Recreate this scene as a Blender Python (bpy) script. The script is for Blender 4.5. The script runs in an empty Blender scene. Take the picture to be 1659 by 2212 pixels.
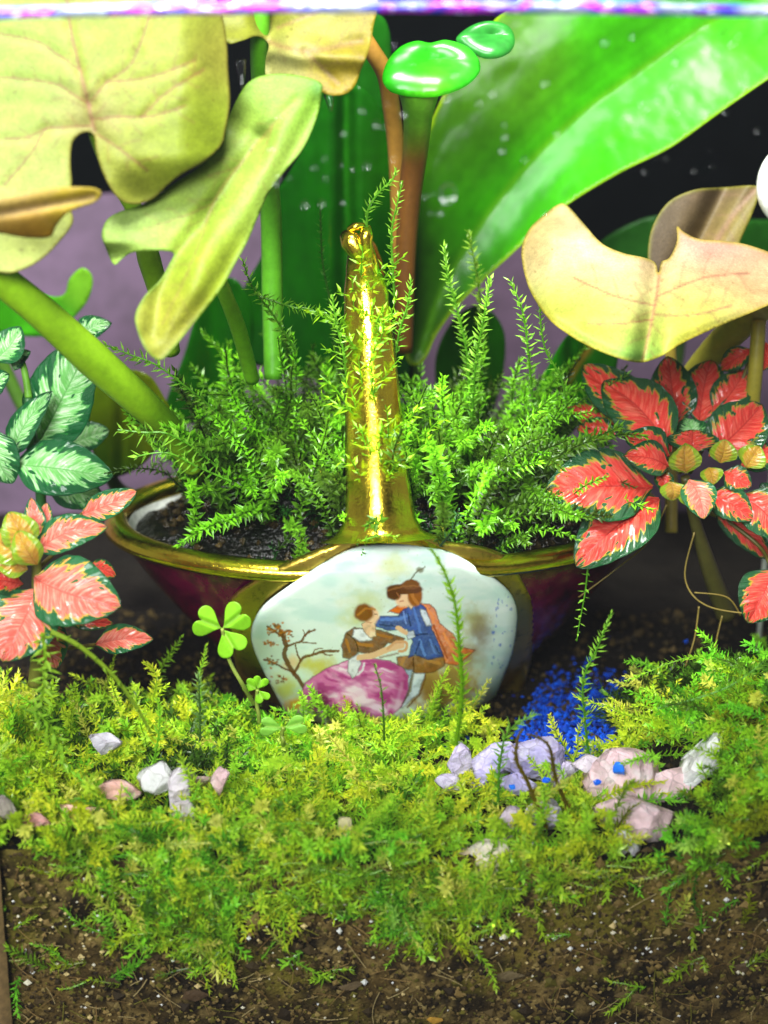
import bpy, math, random
import numpy as np
from mathutils import Vector
from mathutils.geometry import delaunay_2d_cdt

# ------------------------------------------------------------------ camera, world, lamps, exposure
CM = 0.01
PITCH = math.radians(20.0)
DIST = 32.0                       # cm from lens to the porcelain medallion
KPX = 127.6                       # drawing units per cm at that distance (drawing 1659 x 2212)
scene = bpy.context.scene
col = scene.collection

CAM = np.array([0.0, -DIST * math.cos(PITCH), DIST * math.sin(PITCH)])
FWD = np.array([0.0, math.cos(PITCH), -math.sin(PITCH)])
UPV = np.array([0.0, math.sin(PITCH), math.cos(PITCH)])

cd = bpy.data.cameras.new('camera')
cam = bpy.data.objects.new('camera', cd)
col.objects.link(cam)
cam.location = CAM * CM
cam.rotation_euler = (math.pi / 2 - PITCH, 0, 0)
cd.sensor_fit = 'HORIZONTAL'
cd.angle = 2 * math.atan(1659 / KPX / 2 / DIST)
cd.clip_start = 0.01
cd.clip_end = 20
cd.dof.use_dof = True
cd.dof.focus_distance = (DIST + 0.4) * CM
cd.dof.aperture_fstop = cd.lens / 1000 / 0.0055
scene.camera = cam

world = bpy.data.worlds.new('World')
scene.world = world
world.use_nodes = True
world.node_tree.nodes['Background'].inputs[0].default_value = (0.80, 0.84, 0.90, 1)
world.node_tree.nodes['Background'].inputs[1].default_value = 0.20

def area_lamp(name, loc, target, sx, sy, watts, color):
    ld = bpy.data.lights.new(name, 'AREA')
    ld.shape = 'RECTANGLE'; ld.size = sx * CM; ld.size_y = sy * CM
    ld.energy = watts; ld.color = color
    o = bpy.data.objects.new(name, ld); col.objects.link(o)
    o.location = Vector(loc) * CM
    d = Vector(target) * CM - o.location
    o.rotation_euler = d.to_track_quat('-Z', 'Y').to_euler()
    o['kind'] = 'helper'
    return o
area_lamp('grow_lamp', (-4.0, -12.0, 38.0), (0.3, 0.0, -1.5), 15, 10, 4.8, (1.0, 0.985, 0.94))
area_lamp('front_fill', (-14.0, -42.0, 27.0), (0, 0, -3.0), 24, 20, 4.9, (0.97, 0.99, 1.0))  # added soft fill from the front, no such source in view

scene.view_settings.view_transform = 'Standard'
scene.view_settings.look = 'None'
scene.view_settings.exposure = 0.55
scene.view_settings.gamma = 1.0
scene.cycles.use_denoising = True
scene.cycles.max_bounces = 8
scene.cycles.diffuse_bounces = 3
scene.cycles.transparent_max_bounces = 12
scene.cycles.caustics_reflective = False
scene.cycles.caustics_refractive = False

# ------------------------------------------------------------------ helpers
rng = np.random.default_rng(7)

def ray(px, py):
    px = np.asarray(px, float); py = np.asarray(py, float)
    xc = (px - 829.5) / KPX / DIST; yc = (1106 - py) / KPX / DIST
    return np.stack([xc + 0 * yc, FWD[1] + UPV[1] * yc + 0 * xc, FWD[2] + UPV[2] * yc + 0 * xc], -1)

def P(px, py, Y):
    """point (cm) seen at drawing position px, py and standing at depth Y"""
    r = ray(px, py)
    t = (np.asarray(Y, float) - CAM[1]) / r[..., 1]
    return CAM + r * t[..., None]

def lin(c):
    c = np.asarray(c, float) / 255.0
    return np.where(c <= 0.04045, c / 12.92, ((c + 0.055) / 1.055) ** 2.4)

def sstep(a, b, x):
    t = np.clip((x - a) / (b - a), 0, 1)
    return t * t * (3 - 2 * t)

def catmull(pts, closed, n=10):
    p = np.asarray(pts, float); N = len(p); out = []
    for i in range(N if closed else N - 1):
        if closed:
            a, b, c, d = p[(i - 1) % N], p[i], p[(i + 1) % N], p[(i + 2) % N]
        else:
            a, b, c, d = p[max(i - 1, 0)], p[i], p[i + 1], p[min(i + 2, N - 1)]
        for k in range(n):
            t = k / n
            out.append(0.5 * (2 * b + (c - a) * t + (2 * a - 5 * b + 4 * c - d) * t * t + (3 * b - a - 3 * c + d) * t ** 3))
    if not closed: out.append(p[-1])
    return np.array(out)

def resample(p, sp, closed):
    q = np.vstack([p, p[:1]]) if closed else p
    s = np.concatenate([[0], np.cumsum(np.linalg.norm(np.diff(q, axis=0), axis=1))])
    n = max(3, int(s[-1] / sp))
    t = np.linspace(0, s[-1], n + 1)
    if closed: t = t[:-1]
    return np.stack([np.interp(t, s, q[:, k]) for k in range(q.shape[1])], 1)

def seg_dist(px, py, line, closed=False):
    """distance of points to a polyline"""
    q = np.asarray(line, float)
    if closed: q = np.vstack([q, q[:1]])
    best = np.full(px.shape, 1e9)
    for a, b in zip(q[:-1], q[1:]):
        d = b - a; L = d @ d + 1e-9
        t = np.clip(((px - a[0]) * d[0] + (py - a[1]) * d[1]) / L, 0, 1)
        best = np.minimum(best, np.hypot(px - a[0] - t * d[0], py - a[1] - t * d[1]))
    return best

def inside(px, py, poly):
    q = np.asarray(poly, float); r = np.zeros(px.shape, bool)
    for a, b in zip(q, np.roll(q, -1, 0)):
        c = (a[1] > py) != (b[1] > py)
        xi = (b[0] - a[0]) * (py - a[1]) / (b[1] - a[1] + 1e-12) + a[0]
        r ^= c & (px < xi)
    return r

_perm = rng.permutation(512)
_grad = rng.random(512)
def vnoise(x, y, seed=0):
    """smooth value noise 0..1"""
    x = np.asarray(x, float); y = np.asarray(y, float)
    xi = np.floor(x).astype(int); yi = np.floor(y).astype(int)
    fx = x - xi; fy = y - yi
    fx = fx * fx * (3 - 2 * fx); fy = fy * fy * (3 - 2 * fy)
    def h(a, b): return _grad[_perm[(_perm[(a + seed * 57) % 512] + b) % 512]]
    return (h(xi, yi) * (1 - fx) + h(xi + 1, yi) * fx) * (1 - fy) + (h(xi, yi + 1) * (1 - fx) + h(xi + 1, yi + 1) * fx) * fy
def fbm(x, y, seed=0, o=3):
    s = 0; a = 0.5; n = 0
    for k in range(o):
        s = s + a * vnoise(x * 2 ** k, y * 2 ** k, seed + k); n += a; a *= 0.5
    return s / n

def obj(name, V, F, mat, parent=None, C=None, UV=None, smooth=True, label=None, cat=None, group=None, kind=None):
    """one mesh object from cm coordinates; F is an int array (n,3) or (n,4) or a list of such arrays"""
    V = np.asarray(V, float) * CM
    off = np.array(parent['_o']) if parent is not None and '_o' in parent else (np.array([0., 0, 0]))
    own = None
    if parent is None:
        own = np.array([V[:, 0].mean(), V[:, 1].mean(), V[:, 2].min()])
        off = own
    V = V - off
    Fs = F if isinstance(F, list) else [F]
    Fs = [np.asarray(f, np.int32) for f in Fs if len(f)]
    me = bpy.data.meshes.new(name)
    me.vertices.add(len(V)); me.vertices.foreach_set('co', V.astype(np.float32).ravel())
    nl = sum(f.size for f in Fs); npoly = sum(len(f) for f in Fs)
    me.loops.add(nl); me.polygons.add(npoly)
    me.loops.foreach_set('vertex_index', np.concatenate([f.ravel() for f in Fs]))
    tot = np.concatenate([np.full(len(f), f.shape[1], np.int32) for f in Fs])
    me.polygons.foreach_set('loop_start', (np.cumsum(tot) - tot).astype(np.int32))
    me.polygons.foreach_set('use_smooth', np.full(npoly, smooth, bool))
    me.update(calc_edges=True)
    if C is not None:
        C = np.asarray(C, float)
        if C.shape[1] == 3: C = np.hstack([C, np.ones((len(C), 1))])
        at = me.attributes.new('Col', 'FLOAT_COLOR', 'POINT')
        at.data.foreach_set('color', C.astype(np.float32).ravel())
    if UV is not None:
        li = np.concatenate([f.ravel() for f in Fs])
        ul = me.uv_layers.new(name='UVMap')
        ul.data.foreach_set('uv', np.asarray(UV, np.float32)[li].ravel())
    me.validate()
    me.materials.append(mat)
    o = bpy.data.objects.new(name, me); col.objects.link(o)
    if parent is not None: o.parent = parent
    else: o.location = own
    o['_o'] = [float(x) for x in off]
    tag(o, label, cat, group, kind)
    return o

def tag(o, label=None, cat=None, group=None, kind=None):
    if label: o['label'] = label
    if cat: o['category'] = cat
    if group: o['group'] = group
    if kind: o['kind'] = kind
    return o

def thing(name, loc, label, cat, group=None):
    o = bpy.data.objects.new(name, None); col.objects.link(o)
    o.empty_display_size = 0.005
    o.location = Vector([float(x) for x in loc]) * CM
    o['_o'] = [float(x) * CM for x in loc]
    return tag(o, label, cat, group)

def patch(outline, yf, sp=6.0, thick=0.04, pillow=0.0, pw=20.0, smooth_outline=True):
    """a sheet with real thickness: outline in drawing units, depth yf(px,py); returns V, F, px, py, d"""
    o = catmull(outline, True) if smooth_outline else np.asarray(outline, float)
    o = resample(o, sp, True)
    lo = o.min(0); hi = o.max(0)
    gx, gy = np.meshgrid(np.arange(lo[0], hi[0], sp), np.arange(lo[1], hi[1], sp * 0.87))
    gx = gx + (np.arange(gx.shape[0]) % 2)[:, None] * sp * 0.5
    gx = gx.ravel() + rng.uniform(-.12, .12, gx.size) * sp; gy = gy.ravel() + rng.uniform(-.12, .12, gy.size) * sp
    k = inside(gx, gy, o); gx = gx[k]; gy = gy[k]
    k = seg_dist(gx, gy, o, True) > sp * 0.65; gx = gx[k]; gy = gy[k]
    pts = np.vstack([o, np.stack([gx, gy], 1)])
    n = len(o)
    ed = [(i, (i + 1) % n) for i in range(n)]
    r = delaunay_2d_cdt([Vector(p) for p in pts.tolist()], ed, [], 1, 1e-5)
    q = np.array([(v.x, v.y) for v in r[0]]); T = np.array([f for f in r[2] if len(f) == 3], np.int32)
    px, py = q[:, 0], q[:, 1]
    d = seg_dist(px, py, o, True)
    Y = yf(px, py)
    V = P(px, py, Y)
    nn = np.cross(V[T[:, 1]] - V[T[:, 0]], V[T[:, 2]] - V[T[:, 0]])
    N = np.zeros_like(V)
    for k in range(3): np.add.at(N, T[:, k], nn)
    N /= np.linalg.norm(N, axis=1, keepdims=True) + 1e-12
    if N[:, 1].mean() > 0:
        N = -N; T = T[:, ::-1]
    e = np.clip(d / pw, 0, 1); dome = np.sqrt(1 - (1 - e) ** 2)
    F_ = V + N * (pillow * dome)[:, None]
    B_ = V - N * (thick * (0.25 + 0.75 * np.clip(d / (2 * sp), 0, 1)) + pillow * dome)[:, None]
    m = len(V)
    ec = {}
    for t in T.tolist():
        for a, b in ((t[0], t[1]), (t[1], t[2]), (t[2], t[0])):
            ec[(a, b)] = 1
    bd = [(a, b) for (a, b) in ec if (b, a) not in ec]
    side = np.array([(b, a, a + m, b + m) for a, b in bd], np.int32)
    F = [np.vstack([T, T[:, ::-1] + m]), side]
    return np.vstack([F_, B_]), F, np.tile(px, 2), np.tile(py, 2), np.tile(d, 2)

def tube_geo(pts, rad, n=8, flat=1.0):
    """tapered tube along 3D points (cm)"""
    p = np.asarray(pts, float); m = len(p)
    rad = np.interp(np.linspace(0, 1, m), np.linspace(0, 1, len(rad)), rad) if np.ndim(rad) else np.full(m, rad)
    T = np.gradient(p, axis=0); T /= np.linalg.norm(T, axis=1, keepdims=True) + 1e-12
    ref = np.array([0.0, 1, 0.12]) if abs(T[:, 1]).mean() < 0.8 else np.array([1.0, 0, 0])
    A = np.cross(T, ref); A /= np.linalg.norm(A, axis=1, keepdims=True) + 1e-12
    B = np.cross(T, A)
    an = np.linspace(0, 2 * math.pi, n, endpoint=False)
    V = p[:, None] + rad[:, None, None] * (np.cos(an)[None, :, None] * A[:, None] + flat * np.sin(an)[None, :, None] * B[:, None])
    i = np.arange(m - 1)[:, None] * n; j = np.arange(n)[None]; j2 = (j + 1) % n
    F = np.stack([i + j, i + j2, i + n + j2, i + n + j], -1).reshape(-1, 4)
    V = V.reshape(-1, 3); k = len(V)
    V = np.vstack([V, p[:1], p[-1:]])
    jj = np.arange(n)
    c0 = np.stack([np.full(n, k), (jj + 1) % n, jj], 1)
    b = (m - 1) * n
    c1 = np.stack([np.full(n, k + 1), b + jj, b + (jj + 1) % n], 1)
    return V, [F, np.vstack([c0, c1])]

def path3(pp, Ys=None, n=8):
    """3D path (cm) from drawing points; entries (px,py,Y)"""
    q = catmull(np.asarray(pp, float), False, n)
    return P(q[:, 0], q[:, 1], q[:, 2])

def stalk(name, pp, r, mat, parent, C=None, n=10, **kw):
    p = path3(pp)
    V, F = tube_geo(p, r, n)
    if C is not None: C = np.tile(lin(C), (len(V), 1)) * (0.85 + 0.3 * fbm(V[:, 2] * 2.5, V[:, 0] * 4, 3))[:, None]
    return obj(name, V, F, mat, parent, C, **kw)

class Acc:
    def __init__(s): s.V = []; s.F = []; s.C = []; s.n = 0
    def add(s, V, F, C):
        s.V.append(V); s.F.append(np.asarray(F) + s.n); s.C.append(C if np.ndim(C) == 2 else np.tile(C, (len(V), 1))); s.n += len(V)
    def build(s, name, mat, parent=None, **kw):
        return obj(name, np.vstack(s.V), np.vstack(s.F), mat, parent, np.vstack(s.C), **kw)

# ------------------------------------------------------------------ materials
def newmat(name):
    m = bpy.data.materials.new(name); m.use_nodes = True
    nt = m.node_tree; nt.nodes.clear()
    out = nt.nodes.new('ShaderNodeOutputMaterial')
    return m, nt, out

def N(nt, t, **kw):
    n = nt.nodes.new(t)
    for k, v in kw.items(): setattr(n, k, v)
    return n

def math_(nt, op, a, b=None, c=None, clamp=False):
    n = N(nt, 'ShaderNodeMath', operation=op); n.use_clamp = clamp
    for i, v in enumerate((a, b, c)):
        if v is None: continue
        if isinstance(v, (int, float)): n.inputs[i].default_value = v
        else: nt.links.new(v, n.inputs[i])
    return n.outputs[0]

def mixc(nt, f, a, b, mode='MIX'):
    n = N(nt, 'ShaderNodeMix', data_type='RGBA', blend_type=mode)
    for s, v in ((n.inputs[0], f), (n.inputs[6], a), (n.inputs[7], b)):
        if isinstance(v, (int, float)): s.default_value = v
        elif isinstance(v, (tuple, list, np.ndarray)): s.default_value = (*[float(x) for x in v[:3]], 1)
        else: nt.links.new(v, s)
    return n.outputs[2]

def noise_(nt, vec, scale, detail=3, rough=0.55):
    n = N(nt, 'ShaderNodeTexNoise'); n.inputs['Scale'].default_value = scale
    n.inputs['Detail'].default_value = detail; n.inputs['Roughness'].default_value = rough
    if vec is not None: nt.links.new(vec, n.inputs['Vector'])
    return n.outputs['Fac']

def ramp_(nt, f, stops):
    n = N(nt, 'ShaderNodeValToRGB'); e = n.color_ramp.elements
    while len(e) < len(stops): e.new(0.5)
    for el, (p, c) in zip(e, stops):
        el.position = p; el.color = (*[float(x) for x in c[:3]], 1)
    nt.links.new(f, n.inputs[0])
    return n.outputs[0]

def bump_(nt, h, strength, dist):
    n = N(nt, 'ShaderNodeBump'); n.inputs['Strength'].default_value = strength; n.inputs['Distance'].default_value = dist
    nt.links.new(h, n.inputs['Height']); return n.outputs[0]

def principled(nt, out, base, rough=0.5, normal=None, transl=0.0, transl_gain=1.0, **kw):
    p = N(nt, 'ShaderNodeBsdfPrincipled')
    if isinstance(base, (tuple, list, np.ndarray)): p.inputs['Base Color'].default_value = (*[float(x) for x in base[:3]], 1)
    else: nt.links.new(base, p.inputs['Base Color'])
    if isinstance(rough, (int, float)): p.inputs['Roughness'].default_value = rough
    else: nt.links.new(rough, p.inputs['Roughness'])
    for k, v in kw.items():
        s = p.inputs[k.replace('_', ' ')]
        s.default_value = v
    if normal is not None: nt.links.new(normal, p.inputs['Normal'])
    if transl > 0:
        t = N(nt, 'ShaderNodeBsdfTranslucent')
        if isinstance(base, (tuple, list, np.ndarray)): t.inputs[0].default_value = (*[float(x) for x in base[:3]], 1)
        else: nt.links.new(base, t.inputs[0])
        if normal is not None: nt.links.new(normal, t.inputs['Normal'])
        mx = N(nt, 'ShaderNodeMixShader'); mx.inputs[0].default_value = transl
        nt.links.new(p.outputs[0], mx.inputs[1]); nt.links.new(t.outputs[0], mx.inputs[2])
        nt.links.new(mx.outputs[0], out.inputs[0])
    else: nt.links.new(p.outputs[0], out.inputs[0])
    return p

def coords(nt, kind='Object'):
    return N(nt, 'ShaderNodeTexCoord').outputs[kind]

def vcol_mat(name, rough=0.5, transl=0.0, grain=0.25, gscale=2500, bump=0.25, bdist=0.0002, bscale=None, **kw):
    """colour from the mesh's own pigment attribute with fine mottling"""
    m, nt, out = newmat(name)
    a = N(nt, 'ShaderNodeAttribute', attribute_name='Col').outputs['Color']
    co = coords(nt)
    n1 = noise_(nt, co, gscale, 4, 0.65)
    n2 = noise_(nt, co, gscale / 7, 3)
    f = math_(nt, 'ADD', math_(nt, 'MULTIPLY', n1, 0.6), math_(nt, 'MULTIPLY', n2, 0.4))
    k = math_(nt, 'ADD', math_(nt, 'MULTIPLY', math_(nt, 'SUBTRACT', f, 0.5), grain * 4), 1.0)
    mul = N(nt, 'ShaderNodeVectorMath', operation='SCALE'); nt.links.new(a, mul.inputs[0]); nt.links.new(k, mul.inputs['Scale'])
    nb = bump_(nt, noise_(nt, co, bscale or gscale, 3), bump, bdist) if bump else None
    principled(nt, out, mul.outputs[0], rough, nb, transl, **kw)
    return m

M = {}
M['arrowhead'] = vcol_mat('arrowhead_leaf', 0.55, 0.40, 0.36, 2400, 0.35, 0.0002, Specular_IOR_Level=0.3)
M['glossy_leaf'] = vcol_mat('glossy_leaf', 0.24, 0.36, 0.3, 300, 0.08, 0.0004, 260, Specular_IOR_Level=0.16)
M['bud'] = vcol_mat('bud', 0.26, 0.5, 0.15, 500, 0.05, 0.0004, 300)
M['stalk'] = vcol_mat('stalk', 0.45, 0.2, 0.28, 700, 0.2, 0.0002)
M['moss'] = vcol_mat('moss', 0.34, 0.45, 0.12, 1200, 0.0)
M['clover'] = vcol_mat('clover', 0.45, 0.35, 0.1, 1500, 0.1)
M['soil'] = vcol_mat('soil', 0.7, 0.0, 0.55, 2600, 0.9, 0.0006, 1800, Specular_IOR_Level=0.12)
M['wet_soil'] = vcol_mat('wet_soil', 0.16, 0.0, 0.5, 1800, 1.0, 0.001, 900)
M['crumb'] = vcol_mat('crumb', 0.7, 0.0, 0.35, 2500, 0.5, 0.0003, Specular_IOR_Level=0.2)
M['bark'] = vcol_mat('bark', 0.7, 0.0, 0.45, 1500, 0.8, 0.0004)
M['sand'] = vcol_mat('sand', 0.25, 0.0, 0.2, 2500, 0.0)
M['glaze'] = vcol_mat('painted_glaze', 0.16, 0.0, 0.05, 3500, 0.03, 0.0002, 300)

def gold_mat(name, colr, rough, wear):
    m, nt, out = newmat(name)
    co = coords(nt)
    n1 = noise_(nt, co, 450, 5, 0.7); n2 = noise_(nt, co, 2200, 3, 0.6)
    c = mixc(nt, math_(nt, 'MULTIPLY', sm(nt, n1, 0.5, 0.75), wear), colr, lin((96, 52, 14)))
    r = math_(nt, 'ADD', rough, math_(nt, 'MULTIPLY', n2, 0.16))
    principled(nt, out, c, r, bump_(nt, math_(nt, 'ADD', n1, math_(nt, 'MULTIPLY', n2, 0.5)), 0.28, 0.0003), Metallic=1.0)
    return m

def sm(nt, x, a, b):
    n = N(nt, 'ShaderNodeMapRange', interpolation_type='SMOOTHSTEP')
    nt.links.new(x, n.inputs[0]); n.inputs[1].default_value = a; n.inputs[2].default_value = b
    return n.outputs[0]

def quartz():
    m, nt, out = newmat('quartz')
    a = N(nt, 'ShaderNodeAttribute', attribute_name='Col').outputs['Color']
    co = coords(nt)
    wn = N(nt, 'ShaderNodeTexNoise'); wn.inputs['Scale'].default_value = 260; nt.links.new(co, wn.inputs['Vector'])
    vm = N(nt, 'ShaderNodeVectorMath', operation='MULTIPLY_ADD'); nt.links.new(wn.outputs['Color'], vm.inputs[0]); vm.inputs[1].default_value = (0.002, 0.002, 0.002); nt.links.new(co, vm.inputs[2])
    v1 = N(nt, 'ShaderNodeTexVoronoi', feature='F1'); v1.inputs['Scale'].default_value = 330; nt.links.new(vm.outputs[0], v1.inputs['Vector'])
    v2 = N(nt, 'ShaderNodeTexVoronoi', feature='DISTANCE_TO_EDGE'); v2.inputs['Scale'].default_value = 330; nt.links.new(vm.outputs[0], v2.inputs['Vector'])
    n = noise_(nt, co, 1500, 4, 0.7); n2 = noise_(nt, co, 300, 3)
    c = mixc(nt, math_(nt, 'MULTIPLY', sm(nt, n2, 0.45, 0.7), 0.55), a, (0.9, 0.88, 0.88))
    c = mixc(nt, math_(nt, 'MULTIPLY', sm(nt, v2.outputs['Distance'], 0.05, 0.0), 0.35), c, lin((130, 110, 110)))
    c = mixc(nt, math_(nt, 'MULTIPLY', sm(nt, n, 0.58, 0.75), 0.3), c, lin((150, 130, 100)))
    h = math_(nt, 'ADD', math_(nt, 'MULTIPLY', v1.outputs['Distance'], 1.0), math_(nt, 'MULTIPLY', n, 0.25))
    principled(nt, out, c, 0.28, bump_(nt, h, 0.9, 0.0016), 0.15)
    return m
M['quartz'] = quartz()
M['gold'] = gold_mat('gilding', (0.93, 0.70, 0.05), 0.10, 0.55)
M['gold_worn'] = gold_mat('worn_gilding', (0.72, 0.50, 0.08), 0.24, 0.8)

def burgundy():
    m, nt, out = newmat('burgundy_glaze')
    co = coords(nt)
    n = noise_(nt, co, 160, 5, 0.7); n2 = noise_(nt, co, 1400, 4, 0.7)
    c = mixc(nt, sm(nt, n, 0.4, 0.7), lin((74, 4, 36)), lin((24, 3, 18)))
    c = mixc(nt, math_(nt, 'MULTIPLY', sm(nt, n2, 0.6, 0.75), 0.35), c, lin((120, 90, 60)))
    principled(nt, out, c, 0.12, bump_(nt, n2, 0.06, 0.0003))
    return m
M['burgundy'] = burgundy()

def plain(name, c, rough, bump=0.0, scale=500, **kw):
    m, nt, out = newmat(name)
    co = coords(nt); n = noise_(nt, co, scale, 4, 0.6)
    cc = mixc(nt, sm(nt, n, 0.35, 0.7), lin(c), lin(np.array(c) * 0.82))
    principled(nt, out, cc, rough, bump_(nt, n, bump, 0.0004) if bump else None, **kw)
    return m
M['white'] = plain('white_porcelain', (232, 236, 226), 0.18, 0.03)
M['mauve'] = plain('mauve_board', (78, 60, 80), 0.7, 0.2, 120)
M['black'] = plain('unlit_room', (8, 10, 11), 0.9, 0.2, 120, Specular_IOR_Level=0.0)

def nerve(name, margin, edge, mid, vein, spot, thr=0.62, jag=0.6, rough=0.26, spots=0.66):
    """nerve-plant leaf: coloured heart with ragged border along the side veins, darker margin"""
    m, nt, out = newmat(name)
    uv = N(nt, 'ShaderNodeUVMap'); sep = N(nt, 'ShaderNodeSeparateXYZ'); nt.links.new(uv.outputs[0], sep.inputs[0])
    rnd = N(nt, 'ShaderNodeObjectInfo').outputs['Random']
    u = sep.outputs[0]; v = math_(nt, 'SUBTRACT', math_(nt, 'MULTIPLY', sep.outputs[1], 2), 1)
    av = math_(nt, 'ABSOLUTE', v)
    w = math_(nt, 'SUBTRACT', u, math_(nt, 'MULTIPLY', av, 0.28))
    sd = math_(nt, 'ADD', math_(nt, 'MULTIPLY', rnd, 40), math_(nt, 'MULTIPLY', math_(nt, 'SIGN', v), 7))
    def vec(a, b, c):
        n = N(nt, 'ShaderNodeCombineXYZ')
        for i, s in enumerate((a, b, c)): nt.links.new(s, n.inputs[i])
        return n.outputs[0]
    n1 = noise_(nt, vec(math_(nt, 'MULTIPLY', w, 13), math_(nt, 'MULTIPLY', av, 1.6), sd), 1.0, 2, 0.5)
    n2 = noise_(nt, vec(math_(nt, 'MULTIPLY', w, 34), math_(nt, 'MULTIPLY', av, 2.2), sd), 1.0, 3, 0.6)
    n3 = noise_(nt, vec(math_(nt, 'MULTIPLY', w, 9), math_(nt, 'MULTIPLY', av, 4.5), sd), 1.0, 1, 0.5)
    nf = noise_(nt, vec(math_(nt, 'MULTIPLY', u, 55), math_(nt, 'MULTIPLY', v, 32), sd), 1.0, 4, 0.65)
    tip = math_(nt, 'MULTIPLY', math_(nt, 'POWER', u, 4), 0.72)
    mm = math_(nt, 'MAXIMUM', av, tip)
    t = math_(nt, 'ADD', thr, math_(nt, 'MULTIPLY', math_(nt, 'SUBTRACT', math_(nt, 'ADD', math_(nt, 'MULTIPLY', n1, 0.75), math_(nt, 'MULTIPLY', n2, 0.25)), 0.5), jag * 1.9))
    q = math_(nt, 'SUBTRACT', t, mm)
    q = math_(nt, 'SUBTRACT', q, math_(nt, 'MULTIPLY', sm(nt, n3, spots, spots + 0.1), math_(nt, 'MULTIPLY', sm(nt, av, 0.12, 0.3), 0.8)))
    q = math_(nt, 'ADD', q, math_(nt, 'MULTIPLY', math_(nt, 'SUBTRACT', nf, 0.5), 0.16))
    inner = mixc(nt, sm(nt, n2, 0.40, 0.72), mid, vein)
    inner = mixc(nt, sm(nt, av, 0.05, 0.0), inner, np.array(mid) * 0.7)
    c = mixc(nt, sm(nt, q, -0.06, 0.0), margin, edge)
    c = mixc(nt, sm(nt, q, 0.0, 0.08), c, inner)
    c = mixc(nt, 0.55, c, mixc(nt, nf, np.array([0.25] * 3), np.array([1.0] * 3)), 'MULTIPLY') if False else c
    h = math_(nt, 'ADD', math_(nt, 'MULTIPLY', n2, 0.7), math_(nt, 'MULTIPLY', nf, 0.5))
    principled(nt, out, c, rough, bump_(nt, h, 0.75, 0.0008), 0.18, Coat_Weight=0.3, Coat_Roughness=0.12)
    return m
M['nerve_red'] = nerve('red_nerve_leaf', lin((14, 74, 34)), lin((150, 150, 30)), lin((214, 50, 40)), lin((230, 104, 82)), None, 0.66, 0.7, 0.26, 0.64)
M['nerve_pink'] = nerve('pink_nerve_leaf', lin((24, 96, 50)), lin((200, 170, 50)), lin((226, 100, 84)), lin((240, 164, 140)), None, 0.70, 0.7, 0.26, 0.66)
M['nerve_white'] = nerve('white_nerve_leaf', lin((10, 88, 40)), lin((60, 150, 60)), lin((116, 192, 96)), lin((206, 236, 190)), None, 0.60, 1.0, 0.3)
M['nerve_young'] = nerve('young_nerve_leaf', lin((130, 160, 30)), lin((160, 160, 30)), lin((180, 130, 40)), lin((190, 170, 60)), None, 0.6, 0.3, 0.15, 0.9)

def thin_glass(name, tint, f0=0.035, film=None):
    m, nt, out = newmat(name)
    tr = N(nt, 'ShaderNodeBsdfTransparent'); tr.inputs[0].default_value = (*tint, 1)
    gl = N(nt, 'ShaderNodeBsdfGlossy'); gl.inputs['Roughness'].default_value = 0.02
    lw = N(nt, 'ShaderNodeFresnel'); lw.inputs[0].default_value = 1.45
    mx = N(nt, 'ShaderNodeMixShader')
    nt.links.new(lw.outputs[0], mx.inputs[0]); nt.links.new(tr.outputs[0], mx.inputs[1]); nt.links.new(gl.outputs[0], mx.inputs[2])
    nt.links.new(mx.outputs[0], out.inputs[0])
    return m
M['glass'] = thin_glass('clear_glass', (0.985, 0.99, 0.985))
# ------------------------------------------------------------------ the setting: ground, boards behind
FRONT = -3.4                      # depth of the soil face pressed against the glass

def ground(x, y):
    x = np.asarray(x, float); y = np.asarray(y, float)
    z = -4.72 + 0.045 * np.clip(y + 1, 0, 20)
    z = z + 1.95 * np.exp(-((x - 6.6) / 1.75) ** 2 - ((y + 0.6) / 2.2) ** 2)
    z = z + 0.75 * np.exp(-((x + 6.8) / 1.9) ** 2 - ((y + 0.6) / 2.4) ** 2)
    z = z + 0.25 * np.exp(-((x + 2.6) / 1.5) ** 2 - ((y + 2.2) / 1.0) ** 2)
    return z + 0.30 * (fbm(x * 0.9 + 9, y * 0.9 + 4, 11) - 0.5) + 0.12 * (fbm(x * 3.5, y * 3.5, 4) - 0.5)

def hit(px, py):
    """where the sight line through px, py meets the ground or the soil face (cm); returns points, on_face"""
    r = ray(px, py)
    def pt(Y): return CAM + r * ((Y - CAM[1]) / r[..., 1])[..., None]
    lo = np.full(np.shape(px), FRONT); hi = np.full(np.shape(px), 11.0)
    p0 = pt(lo); face = p0[..., 2] < ground(p0[..., 0], p0[..., 1])
    step = np.linspace(FRONT, 11, 60); found = face.copy()
    for a, b in zip(step[:-1], step[1:]):
        p = pt(np.full(np.shape(px), b)); un = (p[..., 2] < ground(p[..., 0], p[..., 1])) & ~found
        lo = np.where(un, a, lo); hi = np.where(un, b, hi); found |= un
    for _ in range(10):
        mid = (lo + hi) / 2; p = pt(mid); un = p[..., 2] < ground(p[..., 0], p[..., 1])
        hi = np.where(un, mid, hi); lo = np.where(un, lo, mid)
    res = np.where(face[..., None], p0, pt(hi))
    return res, face

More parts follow.
